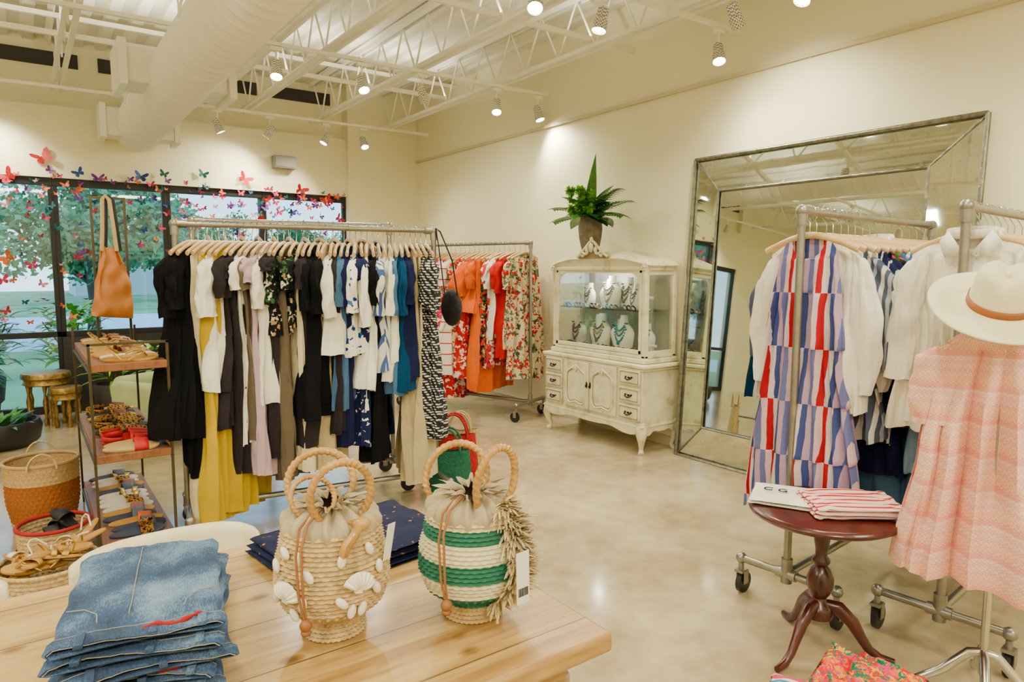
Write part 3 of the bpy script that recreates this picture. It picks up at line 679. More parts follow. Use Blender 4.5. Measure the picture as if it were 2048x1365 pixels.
# upper case
U0,U1,UW,UD=.742,1.58,1.17,.37; uy=.02
yfu=uy-UD/2
b=MB(); b.box((0,uy,U0+.02),(UW+.03,UD+.03,.04)); b.box((0,uy,U0+.055),(UW,UD,.03)); b.obj('case_base',m_cab,CE,bevel=.008)
b=MB(); b.box((0,uy+UD/2-.01,(U0+U1)/2),(UW-.02,.02,U1-U0-.04)); b.obj('case_back',plain('pale_lining',S(190,188,174,1),.7),CE)
for sx in(-1,1):
    for yy in(yfu+.022,uy+UD/2-.02):
        b=MB(); b.box((sx*(UW/2-.022),yy,(U0+U1)/2-.02),(.044,.044,U1-U0-.04)); b.obj('case_post',m_cab,CE,bevel=.008)
b=MB(); rings=[]
for (z,ex) in((1.49,0),(1.50,.014),(1.515,.016),(1.53,.004),(1.56,.012),(1.58,.034),(1.592,.03),(1.615,.0),(1.638,-.05),(1.648,-.12)):
    hx,hy=UW/2+ex,UD/2+ex; ring=[]
    for j in range(64):
        a=2*pi*(j+.5)/64; ca,sa=cos(a),sin(a)
        x=hx*math.copysign(abs(ca)**.25,ca)
        ring.append((x,uy+hy*math.copysign(abs(sa)**.25,sa),z+(.07*(1-abs(x/hx)**2.5)-.045 if z>1.545 else 0)))
    rings.append(ring)
b.loft(rings,cap0=True,cap1=True); b.obj('cornice',m_cab,CE,smooth=40)
b=MB(); x0=-UW/2+.045; x1=-x0; z0=U0+.07
b.box((0,yfu+.012,z0+.02),(x1-x0,.024,.035)); b.box((0,yfu+.012,1.49),(x1-x0,.024,.03)); b.box((x0+.015,yfu+.012,1.15),(.03,.024,.70)); b.box((x1-.015,yfu+.012,1.15),(.03,.024,.70))
for sx in(-1,1):
    cx=sx*(x1-.03); vs=[(cx,yfu,1.48),(cx,yfu,1.38)]+[(cx-sx*.11*(1-cos(a)),yfu,1.38+.095*sin(a)) for a in [i*pi/12 for i in range(7)]]
    b.add(vs+[(v[0],yfu+.02,v[2]) for v in vs],[tuple(range(len(vs)))]+[tuple(range(len(vs),2*len(vs)))]+[(i,i+1,i+1+len(vs),i+len(vs)) for i in range(len(vs)-1)])
fd=b.obj('case_door',m_cab,CE,bevel=.003)
MB().box((0,yfu+.012,1.15),(x1-x0-.04,.004,.68)).obj('door_glass',m_cglass,fd)
for sx in(-1,1):
    b=MB(); b.box((sx*(UW/2-.012),uy,z0+.01),(.022,UD-.08,.04)); b.box((sx*(UW/2-.012),uy,1.48),(.022,UD-.08,.04)); sf=b.obj('side_frame',m_cab,CE,bevel=.003)
    MB().box((sx*(UW/2-.012),uy,1.15),(.004,UD-.09,.66)).obj('side_glass',m_cglass,sf)
MB().box((0,uy,1.165),(UW-.06,UD-.06,.007)).obj('glass_shelf',glassmat('shelf_glass',(.6,.78,.72,1),.15),CE)
# crest
b=MB(); vs=[]; yc_=yfu-.05
for i in range(41):
    t=-1+i/20; h=.10*(1-abs(t)**1.3)+.03*max(0,cos(t*6))*(1-abs(t))+.012
    vs.append((t*.19,h))
b.loft([[(x,yc_+.01,1.60),(x,yc_,1.6+h),(x,yc_+.025,1.6+h),(x,yc_+.04,1.60)] for x,h in vs],cap0=True,cap1=True)
b.obj('crest_board',m_groove,CE,smooth=60)
b=MB()
for sx in(-1,1):
    pts=[(sx*(.03+.09*t+.02*cos(t*6)),yc_-.008,1.66+.03*sin(t*7)*(1-t*.4)) for t in [i/14 for i in range(15)]]
    b.tube(pts,[.018-.009*i/14 for i in range(15)],8)
    pts=[(sx*(.12+.032*cos(a)*(1-a/9)),yc_-.004,1.635+.032*sin(a)*(1-a/9)) for a in [i*.5 for i in range(14)]]; b.tube(pts,.011,6)
    b.tube([(sx*.19,yc_,1.612),(sx*.13,yc_-.004,1.65),(sx*.07,yc_-.004,1.70),(sx*.03,yc_-.004,1.735),(0,yc_-.004,1.75)],.012,8)
b.ell((0,yc_-.012,1.69),(.028,.016,.042)); b.ell((0,yc_-.01,1.76),(.018,.012,.022))
b.obj('crest_carving',m_cab,CE,smooth=60)
for sx in(-1,1):
    b=MB(); 
    for k in range(6):
        a=k*pi/3; b.ell((sx*(UW/2-.005)+.02*cos(a),yfu-.015,1.525+.022*sin(a)),(.013,.008,.013))
    b.ell((sx*(UW/2-.005),yfu-.02,1.525),(.013,.012,.013)); b.ell((sx*(UW/2-.005),yfu-.012,1.45),(.012,.01,.05)); b.obj('corner_rosette',m_cab,CE)
CM=Matrix.Translation(CE.location)@Matrix.Rotation(rad(-90),4,'Z')
L=bpy.data.lights.new('case_lamp','POINT'); L.energy=9; L.color=(1,.96,.88); L.shadow_soft_size=.03
lo=bpy.data.objects.new('case_lamp',L); COL.objects.link(lo); lo.parent=CE; lo.location=(0,uy-.1,1.44)
m_bust=plain('white_linen',S(240,236,224,1),.7)
beadc=[plain('bead_'+n_,c,.3,mt) for n_,c,mt in (('silver',S(120,116,108),.7),('turquoise',S(10,130,136),0),('brown',S(80,50,34),0),('pearl',S(170,156,130),.2),('black',S(24,22,24),.1))]
def bust(x,y,z,s,bc,lab,rz=0):
    p=CM@Vector((x,y,z))
    e=thing('jewelry_bust',p,rad(-90)+rz,'white linen necklace display bust inside the glass cabinet','jewelry display','necklace busts')
    b=MB(); rings=[]
    for (h,w,d,yo) in((0,.055,.045,0),(.01,.06,.045,0),(.06,.082,.035,-.01),(.105,.092,.03,-.012),(.13,.08,.03,-.008),(.15,.05,.028,0),(.165,.032,.026,0),(.195,.027,.024,.004),(.215,.026,.022,.006)):
        rings.append([(w*s*cos(a),d*s*sin(a)+yo*s,h*s) for a in [2*pi*j/20 for j in range(20)]])
    b.loft(rings,cap0=True,cap1=True); b.obj('bust_form',m_bust,e,smooth=80)
    nk=thing('necklace',p,rad(-90)+rz,lab,'necklace','necklaces in the cabinet')
    for q,(dr,wd) in enumerate(((.11,.05),(.075,.042),(.045,.034))):
        b=MB()
        for i in range(19):
            t=-1+i/9; xx=wd*t*s; zz=(.168-dr*(1-t*t)**.7)*s
            b.ell((xx,-.048*s+.02*s*abs(t)**2,zz),(.0062*s,)*3,8,5)
        if q==0: b.ell((0,-.052*s,.05*s),(.012*s,.008*s,.014*s))
        b.obj('bead_strand',bc[q%2],nk)
T=[(-.22,-.03,1.17,1.0,(0,4)),(-.06,.05,1.17,1.15,(0,0)),(.06,-.03,1.17,1.3,(3,0)),(.20,.04,1.17,1.25,(0,2)),(.34,-.02,1.17,1.0,(0,0)),
   (-.36,-.03,.815,1.25,(0,2)),(-.20,.06,.815,1.3,(3,0)),(-.06,-.03,.815,1.4,(0,3)),(.08,.06,.815,1.2,(0,4)),(.22,-.04,.815,1.4,(1,1)),(.40,.06,.815,1.1,(0,4))]
for i,(x,y,z,s,(a,c)) in enumerate(T):
    bust(x,y,z,s,(beadc[a],beadc[c]),['silver bead necklace on a white bust','pearl and silver necklace on a white bust','turquoise bead necklace on a white bust'][2 if a==1 else i%2],random.uniform(-.2,.2))
for i in range(30):
    x=-.5+.034*i; z=1.17 if i%2 else .815; y=-.13+.02*(i%3)
    p=CM@Vector((x,y,z)); b=MB()
    b.tube([(.024*cos(a),.004+.012*sin(a),.014+.02*sin(a)) for a in [2*pi*k/20 for k in range(20)]],.006,8,closed=True,fn=lambda r,i_,a:r*(1+.25*(i_%2))); b.obj('bracelet',beadc[(0,3,0,1,4,0,2)[i%7]],loc=p,label='small beaded bracelet lying in the display cabinet',cat='bracelet',group='bracelets in the cabinet')
for (x,z,h) in((-.44,1.17,.12),(-.36,1.17,.18),(.45,1.17,.1),(-.49,.815,.12),(.50,.815,.06)):
    p=CM@Vector((x,.0,z)); b=MB(); b.lathe([(.03,0),(.03,.006),(.006,.01),(.006,h)],14); b.tube([(-.05,0,h),(.05,0,h)],.012,10); b.obj('bracelet_stand',m_bust,loc=p,rot=(0,0,rad(-80)),label='white t-bar bracelet stand in the glass cabinet',cat='jewelry display',group='bracelet stands')

# vase with plant
e=thing('plant_vase',(4.17,4.62,1.665),0,'rough grey-brown stone vase with green tropical leaves on the cabinet','potted plant')
b=MB(); b.lathe([(.07,0),(.085,.05),(.1,.12),(.108,.2),(.105,.25),(.09,.29),(.092,.30),(.08,.30),(.07,.26)],28,cap1=True); b.obj('vase',plain('rough_stone',S(112,102,82,1),.85,var=.3,vs=25,b=.9,bsc=30),e)
m_leaf=plain('dark_leaf',(.035,.20,.012,1),.35,var=.45,vs=12); m_leaf2=plain('bright_leaf',(.20,.52,.01,1),.45,var=.3,vs=20)
b=MB()
b.blade((0,.0,.28),(.0,-.10,1),.58,.13,.1,10); b.obj('tall_leaf',m_leaf,e,smooth=80)
b=MB()
for i in range(24):
    a=rad(-180+i*23+random.uniform(-8,8)); q=.25 if cos(a)>0 else .6
    b.blade((0,0,.28),(cos(a)*q-.1,sin(a)*1.0,random.uniform(.05,1.0)),random.uniform(.24,.38),.19,1.0,8,fold=.15,tip=1.1)
b.obj('broad_leaf',m_leaf,e,smooth=80)
for k,(dx,dy,dz,L_) in enumerate([(-.1,-1,.6,.54),(-.2,-.9,.85,.50),(-.15,.9,.6,.46),(-.1,-1,.35,.46),(-.2,1,.35,.42)]):
    b=MB(); d=Vector((dx,dy,dz)).normalized(); p=Vector((0,0,.28)); nn=14
    for i in range(nn):
        p=p+d*(L_/nn); d=(d+Vector((0,0,-.05))).normalized()
        sd=d.cross(Vector((0,0,1))).normalized()
        if i>2:
            for s_ in(-1,1): b.blade(p,(d*.7+sd*s_),.13*(1-i/nn*.4),.05,.5,4)
    b.tube([(0,0,.28),p*.5+Vector((0,0,.16)),p],.003,5); b.obj('palm_frond',m_leaf,e,smooth=80)
b=MB()
for i in range(34):
    a=random.uniform(0,6.28); r=random.uniform(.02,.17); c=Vector((r*cos(a)*.6-.12,r*sin(a),.33+random.uniform(0,.2)))
    for j in range(40):
        v=Vector((random.gauss(0,1),random.gauss(0,1),random.gauss(0,1))).normalized(); b.blade(c,v,.05,.028,.1,2)
b.obj('flower_heads',m_leaf2,e,smooth=80)

# ------------------------------------------------------------------ wooden table
m_tab=woodmat('honey_pine',(.34,.185,.045,1),(.54,.36,.12,1),(.5,5,3),2.6,.4,.1,plank=5.2,axis=1)
TX0,TX1,TY0,TY1,TZ=-1.25,.96,.975,1.90,.75
e=thing('wooden_table',((TX0+TX1)/2,(TY0+TY1)/2,0),0,'honey-coloured rustic pine table displaying bags and jeans','table')
tw,td=TX1-TX0,TY1-TY0
MB().box((0,0,TZ-.0225),(tw,td,.045)).obj('tabletop',m_tab,e,bevel=.012,bseg=3)
MB().box((0,0,TZ-.095),(tw-.14,td-.14,.1)).obj('apron',m_tab,e,bevel=.004)
for sx in(-1,1):
    for sy in(-1,1):
        MB().lathe([(.03,0),(.034,.05),(.04,.3),(.045,.5),(.05,.52),(.05,.64)],20,c=(sx*(tw/2-.1),sy*(td/2-.1),0)).obj('table_leg',m_tab,e)
# chairs
m_uph=plain('cream_upholstery',S(228,220,188),.85,b=.3,bsc=90)
m_cleg=woodmat('chair_leg_wood',S(90,56,30),S(120,80,46),(3,3,.5))
def chair(x,y):
    e=thing('upholstered_chair',(x,y,0),random.uniform(-.03,.03),'cream upholstered dining chair tucked behind the wooden table','chair','cream chairs at the table')
    MB().box((0,-.25,.42),(.48,.46,.1)).obj('seat',m_uph,e,bevel=.03,bseg=4)
    b=MB(); R=[]
    for i in range(13):
        t=-1+i/6; xx=t*.25; yy=.03-.05*t*t
        R.append([(xx+.0,yy-.035,.46),(xx,yy+.035,.46),(xx*.98,yy+.035+.02,.72-.02*abs(t)**6),(xx*.97,yy+.03,.74-.03*abs(t)**6),(xx*.97,yy-.005,.74-.03*abs(t)**6),(xx*.98,yy-.02,.72-.02*abs(t)**6)])
    b.loft(R,cap0=True,cap1=True); b.obj('backrest',m_uph,e,bevel=.012,smooth=60)
    for sx in(-1,1):
        for yy in(-.44,-.04): MB().lathe([(.014,0),(.022,.38)],12,c=(sx*.2,yy,0)).obj('leg',m_cleg,e)
chair(.30,2.11); chair(-.32,2.10); chair(-.95,2.13)

# ------------------------------------------------------------------ woven bags
m_jute=plain('natural_jute',(.52,.36,.15,1),.9,var=.35,vs=60,b=.4,bsc=250,bd=.002)
m_gstripe=stripes('green_cream_straw',[(.48,.33,.13,1),(.48,.33,.13,1),(.03,.15,.09,1),(.66,.58,.36,1),(.03,.15,.09,1),(.66,.58,.36,1),(.03,.15,.09,1),(.58,.46,.24,1)],3.0,2,rough=.85,widths=[0,.3,.42,.515,.63,.745,.86,.95])
m_cloth=fabric('bag_lining',S(176,160,126,1),.6); m_cord=plain('tan_suede',S(140,88,38,1),.6); m_shell=plain('shell_white',S(236,228,208),.35,var=.06,coat=.3)
def weave_body(prof,N=38,M=26,a=.0042):
    b=MB(); zs=[i/(2*M) for i in range(2*M+1)]; Z=prof[-1][1]; pr=[]
    for t in zs: pr.append((sm([(z,r) for r,z in prof],t*Z),t*Z))
    def fn(r,z,an,k):
        if k%2==0: return r-a*.6
        return r+a*(.5+.5*sin(N*an+pi*(k//2)))
    b.lathe(pr,N*4,cap0=True,cap1=False,fn=fn); return b
def ringh(par,c,rx,rz_,rot,name='handle_ring',mat=m_ring,tr=.0078):
    b=MB(); n=150
    pts=[(rx*cos(2*pi*i/n),0,rz_*sin(2*pi*i/n)) for i in range(n)]
    b.tube(pts,tr,10,closed=True,up=(0,1,0),fn=lambda r,i,a:r*(1+.18*sin(a*2+i*2*pi/n*34)))
    return b.obj(name,mat,par,loc=c,rot=rot)
BP=[(.064,0),(.062,.03),(.07,.045),(.104,.075),(.116,.115),(.114,.155),(.104,.2),(.098,.232)]
def bag(loc,rz,label,bm_,cl=1):
    e=thing('straw_bucket_bag',loc,rz,label,'handbag')
    weave_body(BP).obj('woven_body',bm_,e,smooth=60)
    b=MB(); n=110; rings=[]
    for (r,z,am) in((.094,.205,.001),(.099,.232,.003),(.096,.244,.006),(.084,.256,.010),(.06,.266,.012),(.038,.271,.011),(.048,.278,.014),(.062,.282,.018)):
        rings.append([((r+am*sin(17*a+z*20)+am*.5*sin(29*a))*cos(a),(r+am*sin(17*a+z*20)+am*.5*sin(29*a))*sin(a),z+.005*sin(5*a)+.003*sin(17*a)) for a in [2*pi*j/n for j in range(n)]])
    b.loft(rings); b.obj('drawstring_top',m_cloth,e,smooth=80)
    b=MB(); b.tube([(-.02,-.045,.275),(-.045,-.09,.262),(-.058,-.114,.22),(-.056,-.122,.13),(-.052,-.123,.09)],.0026,8); b.tube([(-.03,-.04,.276),(-.06,-.09,.256),(-.068,-.107,.205),(-.064,-.12,.13),(-.056,-.124,.09)],.0026,8)
    b.ell((-.053,-.126,.078),(.012,.012,.012),10,8); b.ell((-.053,-.126,.064),(.010,.010,.007),10,8); b.obj('drawstring_cord',m_cord,e)
    return e
e=bag((.492,1.330,TZ),rad(-20),'natural straw bucket bag with white seashells and cane rings',m_jute)
ringh(e,(.02,-.06,.308),.060,.068,(rad(10),0,rad(12))); ringh(e,(-.02,.06,.300),.072,.065,(rad(-22),0,rad(-20)))
ringh(e,(-.035,.0,.285),.05,.045,(rad(-30),0,rad(35)),tr=.0055)
b=MB(); b.tube([(.02,-.108,.2),(.025,-.111,.222),(.04,-.104,.236),(.05,-.082,.246),(.035,-.066,.248)],.010,8,fn=lambda r,i,a:r*(1+.2*sin(a*3+i))); b.ell((.055,-.075,.248),(.020,.015,.015)); b.obj('handle_wrap',m_ring,e)
def shell(par,c,s,yaw,tilt=0):
    b=MB(); R=[]
    for i in range(9):
        t=i/8; ring=[]
        for j in range(33):
            a=rad(-72+144*j/32); rr=s*t*(1+.04*abs(sin(j*pi/4)))
            ring.append((rr*sin(a),-.012*sin(pi*min(1,t*.85+.1))-.0026*abs(sin(j*pi/4))*t*1.5,rr*cos(a)-s*.45))
        R.append(ring)
    b.loft(R,closed=False); b.box((0,-.003,-s*.47),(s*.35,.008,s*.18)); return b.obj('scallop_shell',m_shell,par,loc=c,rot=(tilt,rad(random.uniform(-20,20)),yaw),solid=.003,smooth=30)
def onbody(ang,z,off=.004):
    r=sm([(z_,r_) for r_,z_ in BP],z)+off; return (r*sin(ang),-r*cos(ang),z),ang
for ang,z,s in((-.78,.130,.036),(.42,.145,.036)):
    c,yaw=onbody(ang,z); shell(e,c,s,yaw,0)
for ang,z in((-1.15,.17),(-.95,.2),(-1.1,.11),(-.5,.11),(-.75,.08),(-.4,.165),(.15,.19),(.12,.11),(.3,.085),(.75,.12),(.7,.2),(.85,.16),(-.62,.195),(.5,.085)):
    c,yaw=onbody(ang,z,.006); b=MB(); b.ell((0,0,0),(.009,.007,.015),12,8,R=Matrix.Rotation(random.uniform(-1,1),3,'Y')); b.obj('cowrie_shell',m_shell,e,loc=c,rot=(0,0,yaw))
MB().box((0,0,0),(.028,.0015,.075)).obj('price_tag',plain('paper',S(230,226,214),.8),e,loc=(.112,-.06,.2),rot=(rad(6),rad(8),rad(55)))

e=bag((.768,1.222,TZ),rad(-32),'green and cream striped straw bucket bag with raffia fringe',m_gstripe)
ringh(e,(.05,-.05,.308),.046,.075,(rad(6),rad(8),rad(30))); ringh(e,(-.035,.055,.290),.066,.075,(rad(-15),rad(28),rad(-10)))
m_raf=plain('raffia',(.64,.50,.25,1),.8,var=.25)
b=MB()
for i in range(1500):
    t=random.random(); z=.03+.235*t; ang=.84+.12*sin(t*3)+random.uniform(-.18,.18)
    if z<.23: (c,_y)=onbody(ang,max(.04,z),0)
    else: c=(.085*sin(ang),-.085*cos(ang),z)
    out=Vector((sin(ang),-cos(ang),0)); sd=Vector((cos(ang),sin(ang),0))*random.choice((-1,1,1))
    d=out*random.uniform(.3,1.1)+sd*random.uniform(.3,1.6)+Vector((0,0,random.uniform(-.5,.8)))
    b.blade(c,d,random.uniform(.025,.055),.0055,.3,3)
b.obj('raffia_fringe',m_raf,e)
m_paper=plain('white_card',S(226,224,216,1),.7,var=.02)
t_=MB().box((0,0,0),(.03,.0015,.11)).obj('price_tag',m_paper,e,loc=(.098,-.165,.15),rot=(rad(4),rad(-4),rad(32)))
b=MB(); x=-.011
for i in range(14):
    w_=random.choice((.0006,.001,.0014)); b.box((x,-.0012,-.03),(w_,.0004,.018)); x+=w_+.0007
b.obj('barcode',m_dark,t_)
b=MB(); R=[]
for i in range(7):
    t=i/6; R.append([onbody(1.05+.5*j/8,.06+.13*t,.008)[0] for j in range(9)])
b.loft(R,closed=False); b.obj('beaded_patch',printmat('patch_print',[S(60,70,50),S(190,60,60),S(200,190,140),S(40,60,90),S(90,110,70)],70,.02),e,solid=.004)

# ------------------------------------------------------------------ jeans stack
m_denim,nt,bs=newmat('washed_denim'); co=oc(nt)
n1=nd(nt,'ShaderNodeTexNoise',Vector=co,Scale=6.,Detail=6.,Roughness=.6); n2=nd(nt,'ShaderNodeTexNoise',Vector=oc(nt,(1,.3,1)),Scale=420.,Detail=2.)
f=mth(nt,'MULTIPLY_ADD',n2.outputs[0],.25,mth(nt,'MULTIPLY',n1.outputs[0],.9))
nt.links.new(ramp(nt,f,[(.40,S(24,40,66,1)),(.56,S(50,76,108,1)),(.74,S(116,144,170,1))]),bs.inputs['Base Color']); bs.inputs['Roughness'].default_value=.95; bump(nt,bs,n2.outputs[0],.4,.004)
m_denim2=plain('dark_denim',S(20,30,50,1),.9,var=.3,b=.3,bsc=200)
m_thread=plain('pale_thread',S(150,140,120,1),.8); m_redc=plain('red_cotton',S(160,14,30),.85)
def jeans(z,h,dx,dy,rz,red,m,sd):
    e=thing('folded_jeans',(.172+dx,1.50+dy,z),rz,'folded pair of washed blue jeans in a stack on the table','jeans','stack of folded jeans')
    hw=.134; n=32
    def loop(y,hh,wd,sag):
        top=[];bot=[]
        for i in range(n+1):
            t=-1+2*i/n; e_=max(0,1-t*t)**.3
            w_=.008*noise.noise(Vector((t*2.2,y*9,sd*3.)))+.004*noise.noise(Vector((t*8,y*20,sd*3.)))
            top.append((wd*t,y+.010*sin(3*t+sd)-.026*t*t,hh*.5+hh*.5*e_-sag*(1-t*t)+w_*(1 if sag<.004 else .5))); bot.append((wd*t,y-.026*t*t,hh*.5-hh*.5*e_+.001))
        return top+bot[::-1][1:-1]
    b=MB(); R=[loop(-.19+.40*k/26,h*(1 if k<25 else .7),hw*(1-.012*(k>24))+.003*sin(k*.7+sd),.014*max(0,1-k/4)) for k in range(27)]
    b.loft(R,cap1=True)
    b.obj('denim_body',m,e,smooth=70)
    b=MB(); R=[loop(-.215,h*1.02,hw+.003,.014),loop(-.214,h*1.08,hw+.006,.014),loop(-.175,h*1.07,hw+.005,.012),loop(-.174,h,hw+.001,.012)]
    b.loft(R)
    for xx in(-.09,0.02,.1): b.box((xx,-.2-.026*(xx/hw)**2,h*1.03-.014*(1-(xx/hw)**2)+.002),(.012,.045,.005))
    b.obj('waistband',m,e,smooth=50,solid=.003)
    b=MB(); l=loop(-.2155,h*1.0,hw+.0,.014)[:n+1]; b.tube(l,.0009,5); l=loop(-.18,h*1.07,hw+.006,.0125)[:n+1]; b.tube([(p[0],p[1],p[2]+.002) for p in l],.0008,5)
    def surf(t,y): return h+.0015+.008*noise.noise(Vector((t*2.2,y*9,sd*3.)))+.004*noise.noise(Vector((t*8,y*20,sd*3.)))
    for pts in ([(-.02,y_) for y_ in [ -.16+.02*k for k in range(18)]],[(.07,-.165),(.074,-.13),(.095,-.11),(.125,-.10)],[(-.07,-.165),(-.074,-.13),(-.095,-.11),(-.125,-.10)]):
        b.tube([(x_,y_,surf(x_/hw,y_)) for x_,y_ in pts],.0011,5)
    b.obj('stitching',m_thread,e)
    MB().box((0,0.01,h*.3),(.24,.36,h*.25)).obj('inner_leg_fold',m_denim2,e,bevel=.004)
    if red:
        b=MB(); b.tube([(.0+.10*t,-.204+.006*sin(t*7),h*.93-.010*(1-t)+.003*sin(9*t)) for t in [i/14 for i in range(15)]],[.002+.004*sin(pi*(i+.5)/15)+.0015*sin(i*2) for i in range(15)],8,flat=.5)
        b.obj('red_lining',m_redc,e)
z=TZ+.001
for i in range(5):
    h=.0225; jeans(z,h,(-.008,.006,-.004,.008,0)[i],(-.016,.006,-.010,.0,.014)[i],rad((-12,-18,-7,-15,-11)[i]),i in(1,4),m_denim,i); z+=h+.0035

# navy folded clothes on table
m_navyd=printmat('navy_gold_dots',[S(26,32,62,1),S(26,32,62,1),S(150,110,70)],150,.0,[0,.5,.975])
def folded(name,loc,rz,w,d,h,mat,label,group=None,n=2,crump=.0,cat='folded clothes'):
    b=MB()
    for k in range(n):
        R=[];hh=h/n; z0=k*hh
        for i in range(17):
            t=-1+i/8; ww=w/2*(1-.02*k)
            y=t*d/2*(1-.02*k); e_=max(0,1-abs(t)**6)**.5
            ring=[]
            for j in range(40):
                a=2*pi*j/40; ca,sa=cos(a),sin(a)
                nz=noise.noise(Vector((ca*3,t*3,k*3+loc[0]*9)))
                ring.append((ww*math.copysign(abs(ca)**.35,ca)*(1+crump*4*noise.noise(Vector((t*2,k,loc[0])))) ,y+crump*nz,z0+hh/2+hh/2*e_*math.copysign(abs(sa)**.6,sa)*.98+(.0015*sin(9*t+6*ca)+crump*nz)*(sa>0)))
            R.append(ring)
        b.loft(R,cap0=True,cap1=True)
    return b.obj(name,mat,loc=loc,rot=(0,0,rz),smooth=60,label=label,cat=cat,group=group)
folded('folded_navy_dress',(.69,1.69,TZ+.001),rad(8),.46,.34,.05,m_navyd,'folded navy garment with small gold dots on the table',n=3,crump=.006)

# ------------------------------------------------------------------ pedestal table
m_mah=woodmat('mahogany',S(34,8,4),S(70,20,10),(2,2,.6),4,.28,.3)
PX,PY=2.48,1.385
e=thing('pedestal_table',(PX,PY,0),rad(15),'small round dark mahogany pedestal table holding folded shirts','side table')
MB().lathe([(.20,.545),(.255,.55),(.272,.56),(.276,.57),(.27,.582),(.262,.585),(.001,.585)],56,cap1=False).obj('tabletop',m_mah,e)
b=MB(); b.lathe([(.05,.14),(.055,.16),(.05,.19),(.03,.205),(.026,.22),(.04,.24),(.05,.27),(.05,.30),(.036,.335),(.024,.35),(.034,.365),(.034,.375),(.022,.39),(.024,.42),(.03,.455),(.022,.48),(.04,.5),(.08,.52),(.1,.55)],28); b.obj('turned_column',m_mah,e)
for k in range(3):
    a=rad(-75+120*k); P=[(.02,.19),(.07,.185),(.12,.14),(.15,.09),(.18,.045),(.22,.018),(.27,.012)]
    MB().tube([(r*cos(a),r*sin(a),z) for r,z in P],[.026,.03,.026,.021,.018,.018,.014],12,flat=.8).obj('foot',m_mah,e)
ws=folded('folded_white_shirt',(PX-.03,PY+.12,.586),rad(-62),.30,.25,.022,F['white'],'folded white tee with dark letters on the pedestal table',n=2,crump=.003)
fc_=bpy.data.curves.new('lettering','FONT'); fc_.body='C G'; fc_.size=.055; fc_.extrude=.0008; fc_.align_x='CENTER'
fo=bpy.data.objects.new('tmp',fc_); COL.objects.link(fo); bpy.context.view_layer.update()
me=bpy.data.meshes.new_from_object(fo.evaluated_get(bpy.context.evaluated_depsgraph_get())); bpy.data.objects.remove(fo)
me.materials.clear(); me.materials.append(F['navy']); o=bpy.data.objects.new('lettering',me); COL.objects.link(o); o.parent=ws; o.location=(-.06,.0,.0275)
m_rs=stripes('red_pink_stripe',[S(236,200,190,1),S(200,50,58,1.1)],26,1,widths=[0,.7])
folded('folded_striped_shirt',(PX+.05,PY-.08,.586),rad(-40),.34,.25,.045,m_rs,'folded pink and red striped shirt on the pedestal table',n=3,crump=.008)

# foreground pile on a stool
e=thing('low_stool',(1.82,.92,0),rad(10),'low wooden stool under a pile of bright clothes','stool')
MB().box((0,0,.26),(.36,.24,.035)).obj('seat',m_mah,e,bevel=.008)
for sx in(-1,1):
    for sy in(-1,1): MB().cyl((sx*.14,sy*.09,0),(sx*.13,sy*.08,.25),.018).obj('leg',m_mah,e)
m_b1=printmat('bright_print',[S(210,40,26),(.7,.3,.01,1),S(40,110,84),S(216,70,110),(.75,.12,.01,1)],54,.1)
m_b2=stripes('bluewhite_fine',[S(226,220,212),S(80,130,170),S(226,220,212),S(210,80,100)],18,0)
folded('folded_print_dress',(1.88,.90,.279),rad(14),.26,.26,.075,m_b1,'crumpled bright multicoloured print garment on the stool',n=2,crump=.035)
folded('folded_pastel_shirt',(1.70,.96,.279),rad(30),.2,.22,.04,m_b2,'folded blue and pink striped shirt on the stool',n=2,crump=.008)

# ------------------------------------------------------------------ shoe shelf
m_swood=woodmat('cherry_wood',(.12,.040,.010,1),(.24,.085,.022,1),(6,.7,3),2.5,.5,.0)
m_iron=plain('bronze_metal',S(84,74,56),.4,.8)
SX0,SX1,SY0,SY1=.25,.585,3.87,5.15
e=thing('shoe_shelf',((SX0+SX1)/2,(SY0+SY1)/2,0),0,'cherry wood and metal shelving unit displaying sandals and shoes','shelf')
sw_,sd_=SX1-SX0,SY1-SY0
ZS=(.13,.58,1.04)
for z in ZS: MB().box((0,0,z-.02),(sw_,sd_,.04)).obj('shelf_board',m_swood,e,bevel=.004)
for sx in(-1,1):
    MB().box((sx*(sw_/2+.006),-sd_/2+.02,.57),(.012,.02,1.14)).obj('front_post',m_iron,e)
    MB().box((sx*(sw_/2+.006),sd_/2-.02,.57),(.012,.02,1.14)).obj('rear_post',m_iron,e)
    for z in ZS: MB().box((sx*(sw_/2+.006),0,z-.045),(.01,sd_,.012)).obj('side_rail',m_iron,e)
for x in(-.035,.15): MB().box((x,sd_/2-.06,1.5),(.014,.018,.92)).obj('tall_post',m_iron,e)
MB().box((.0575,sd_/2-.06,1.955),(.20,.02,.014)).obj('top_bar',m_iron,e)
MB().box((0,-sd_/2+.02,1.135),(sw_+.024,.02,.012)).obj('front_bar',m_iron,e)
def solepts(L,W,n=28):
    out=[]
    for i in range(n):
        a=2*pi*i/n; x=cos(a); y=sin(a)
        w=W*(.5+.09*x-.10*(1-x*x)*(x<.2)); out.append((L/2*x,w*y*(1 if x>0 else .92)))
    return out
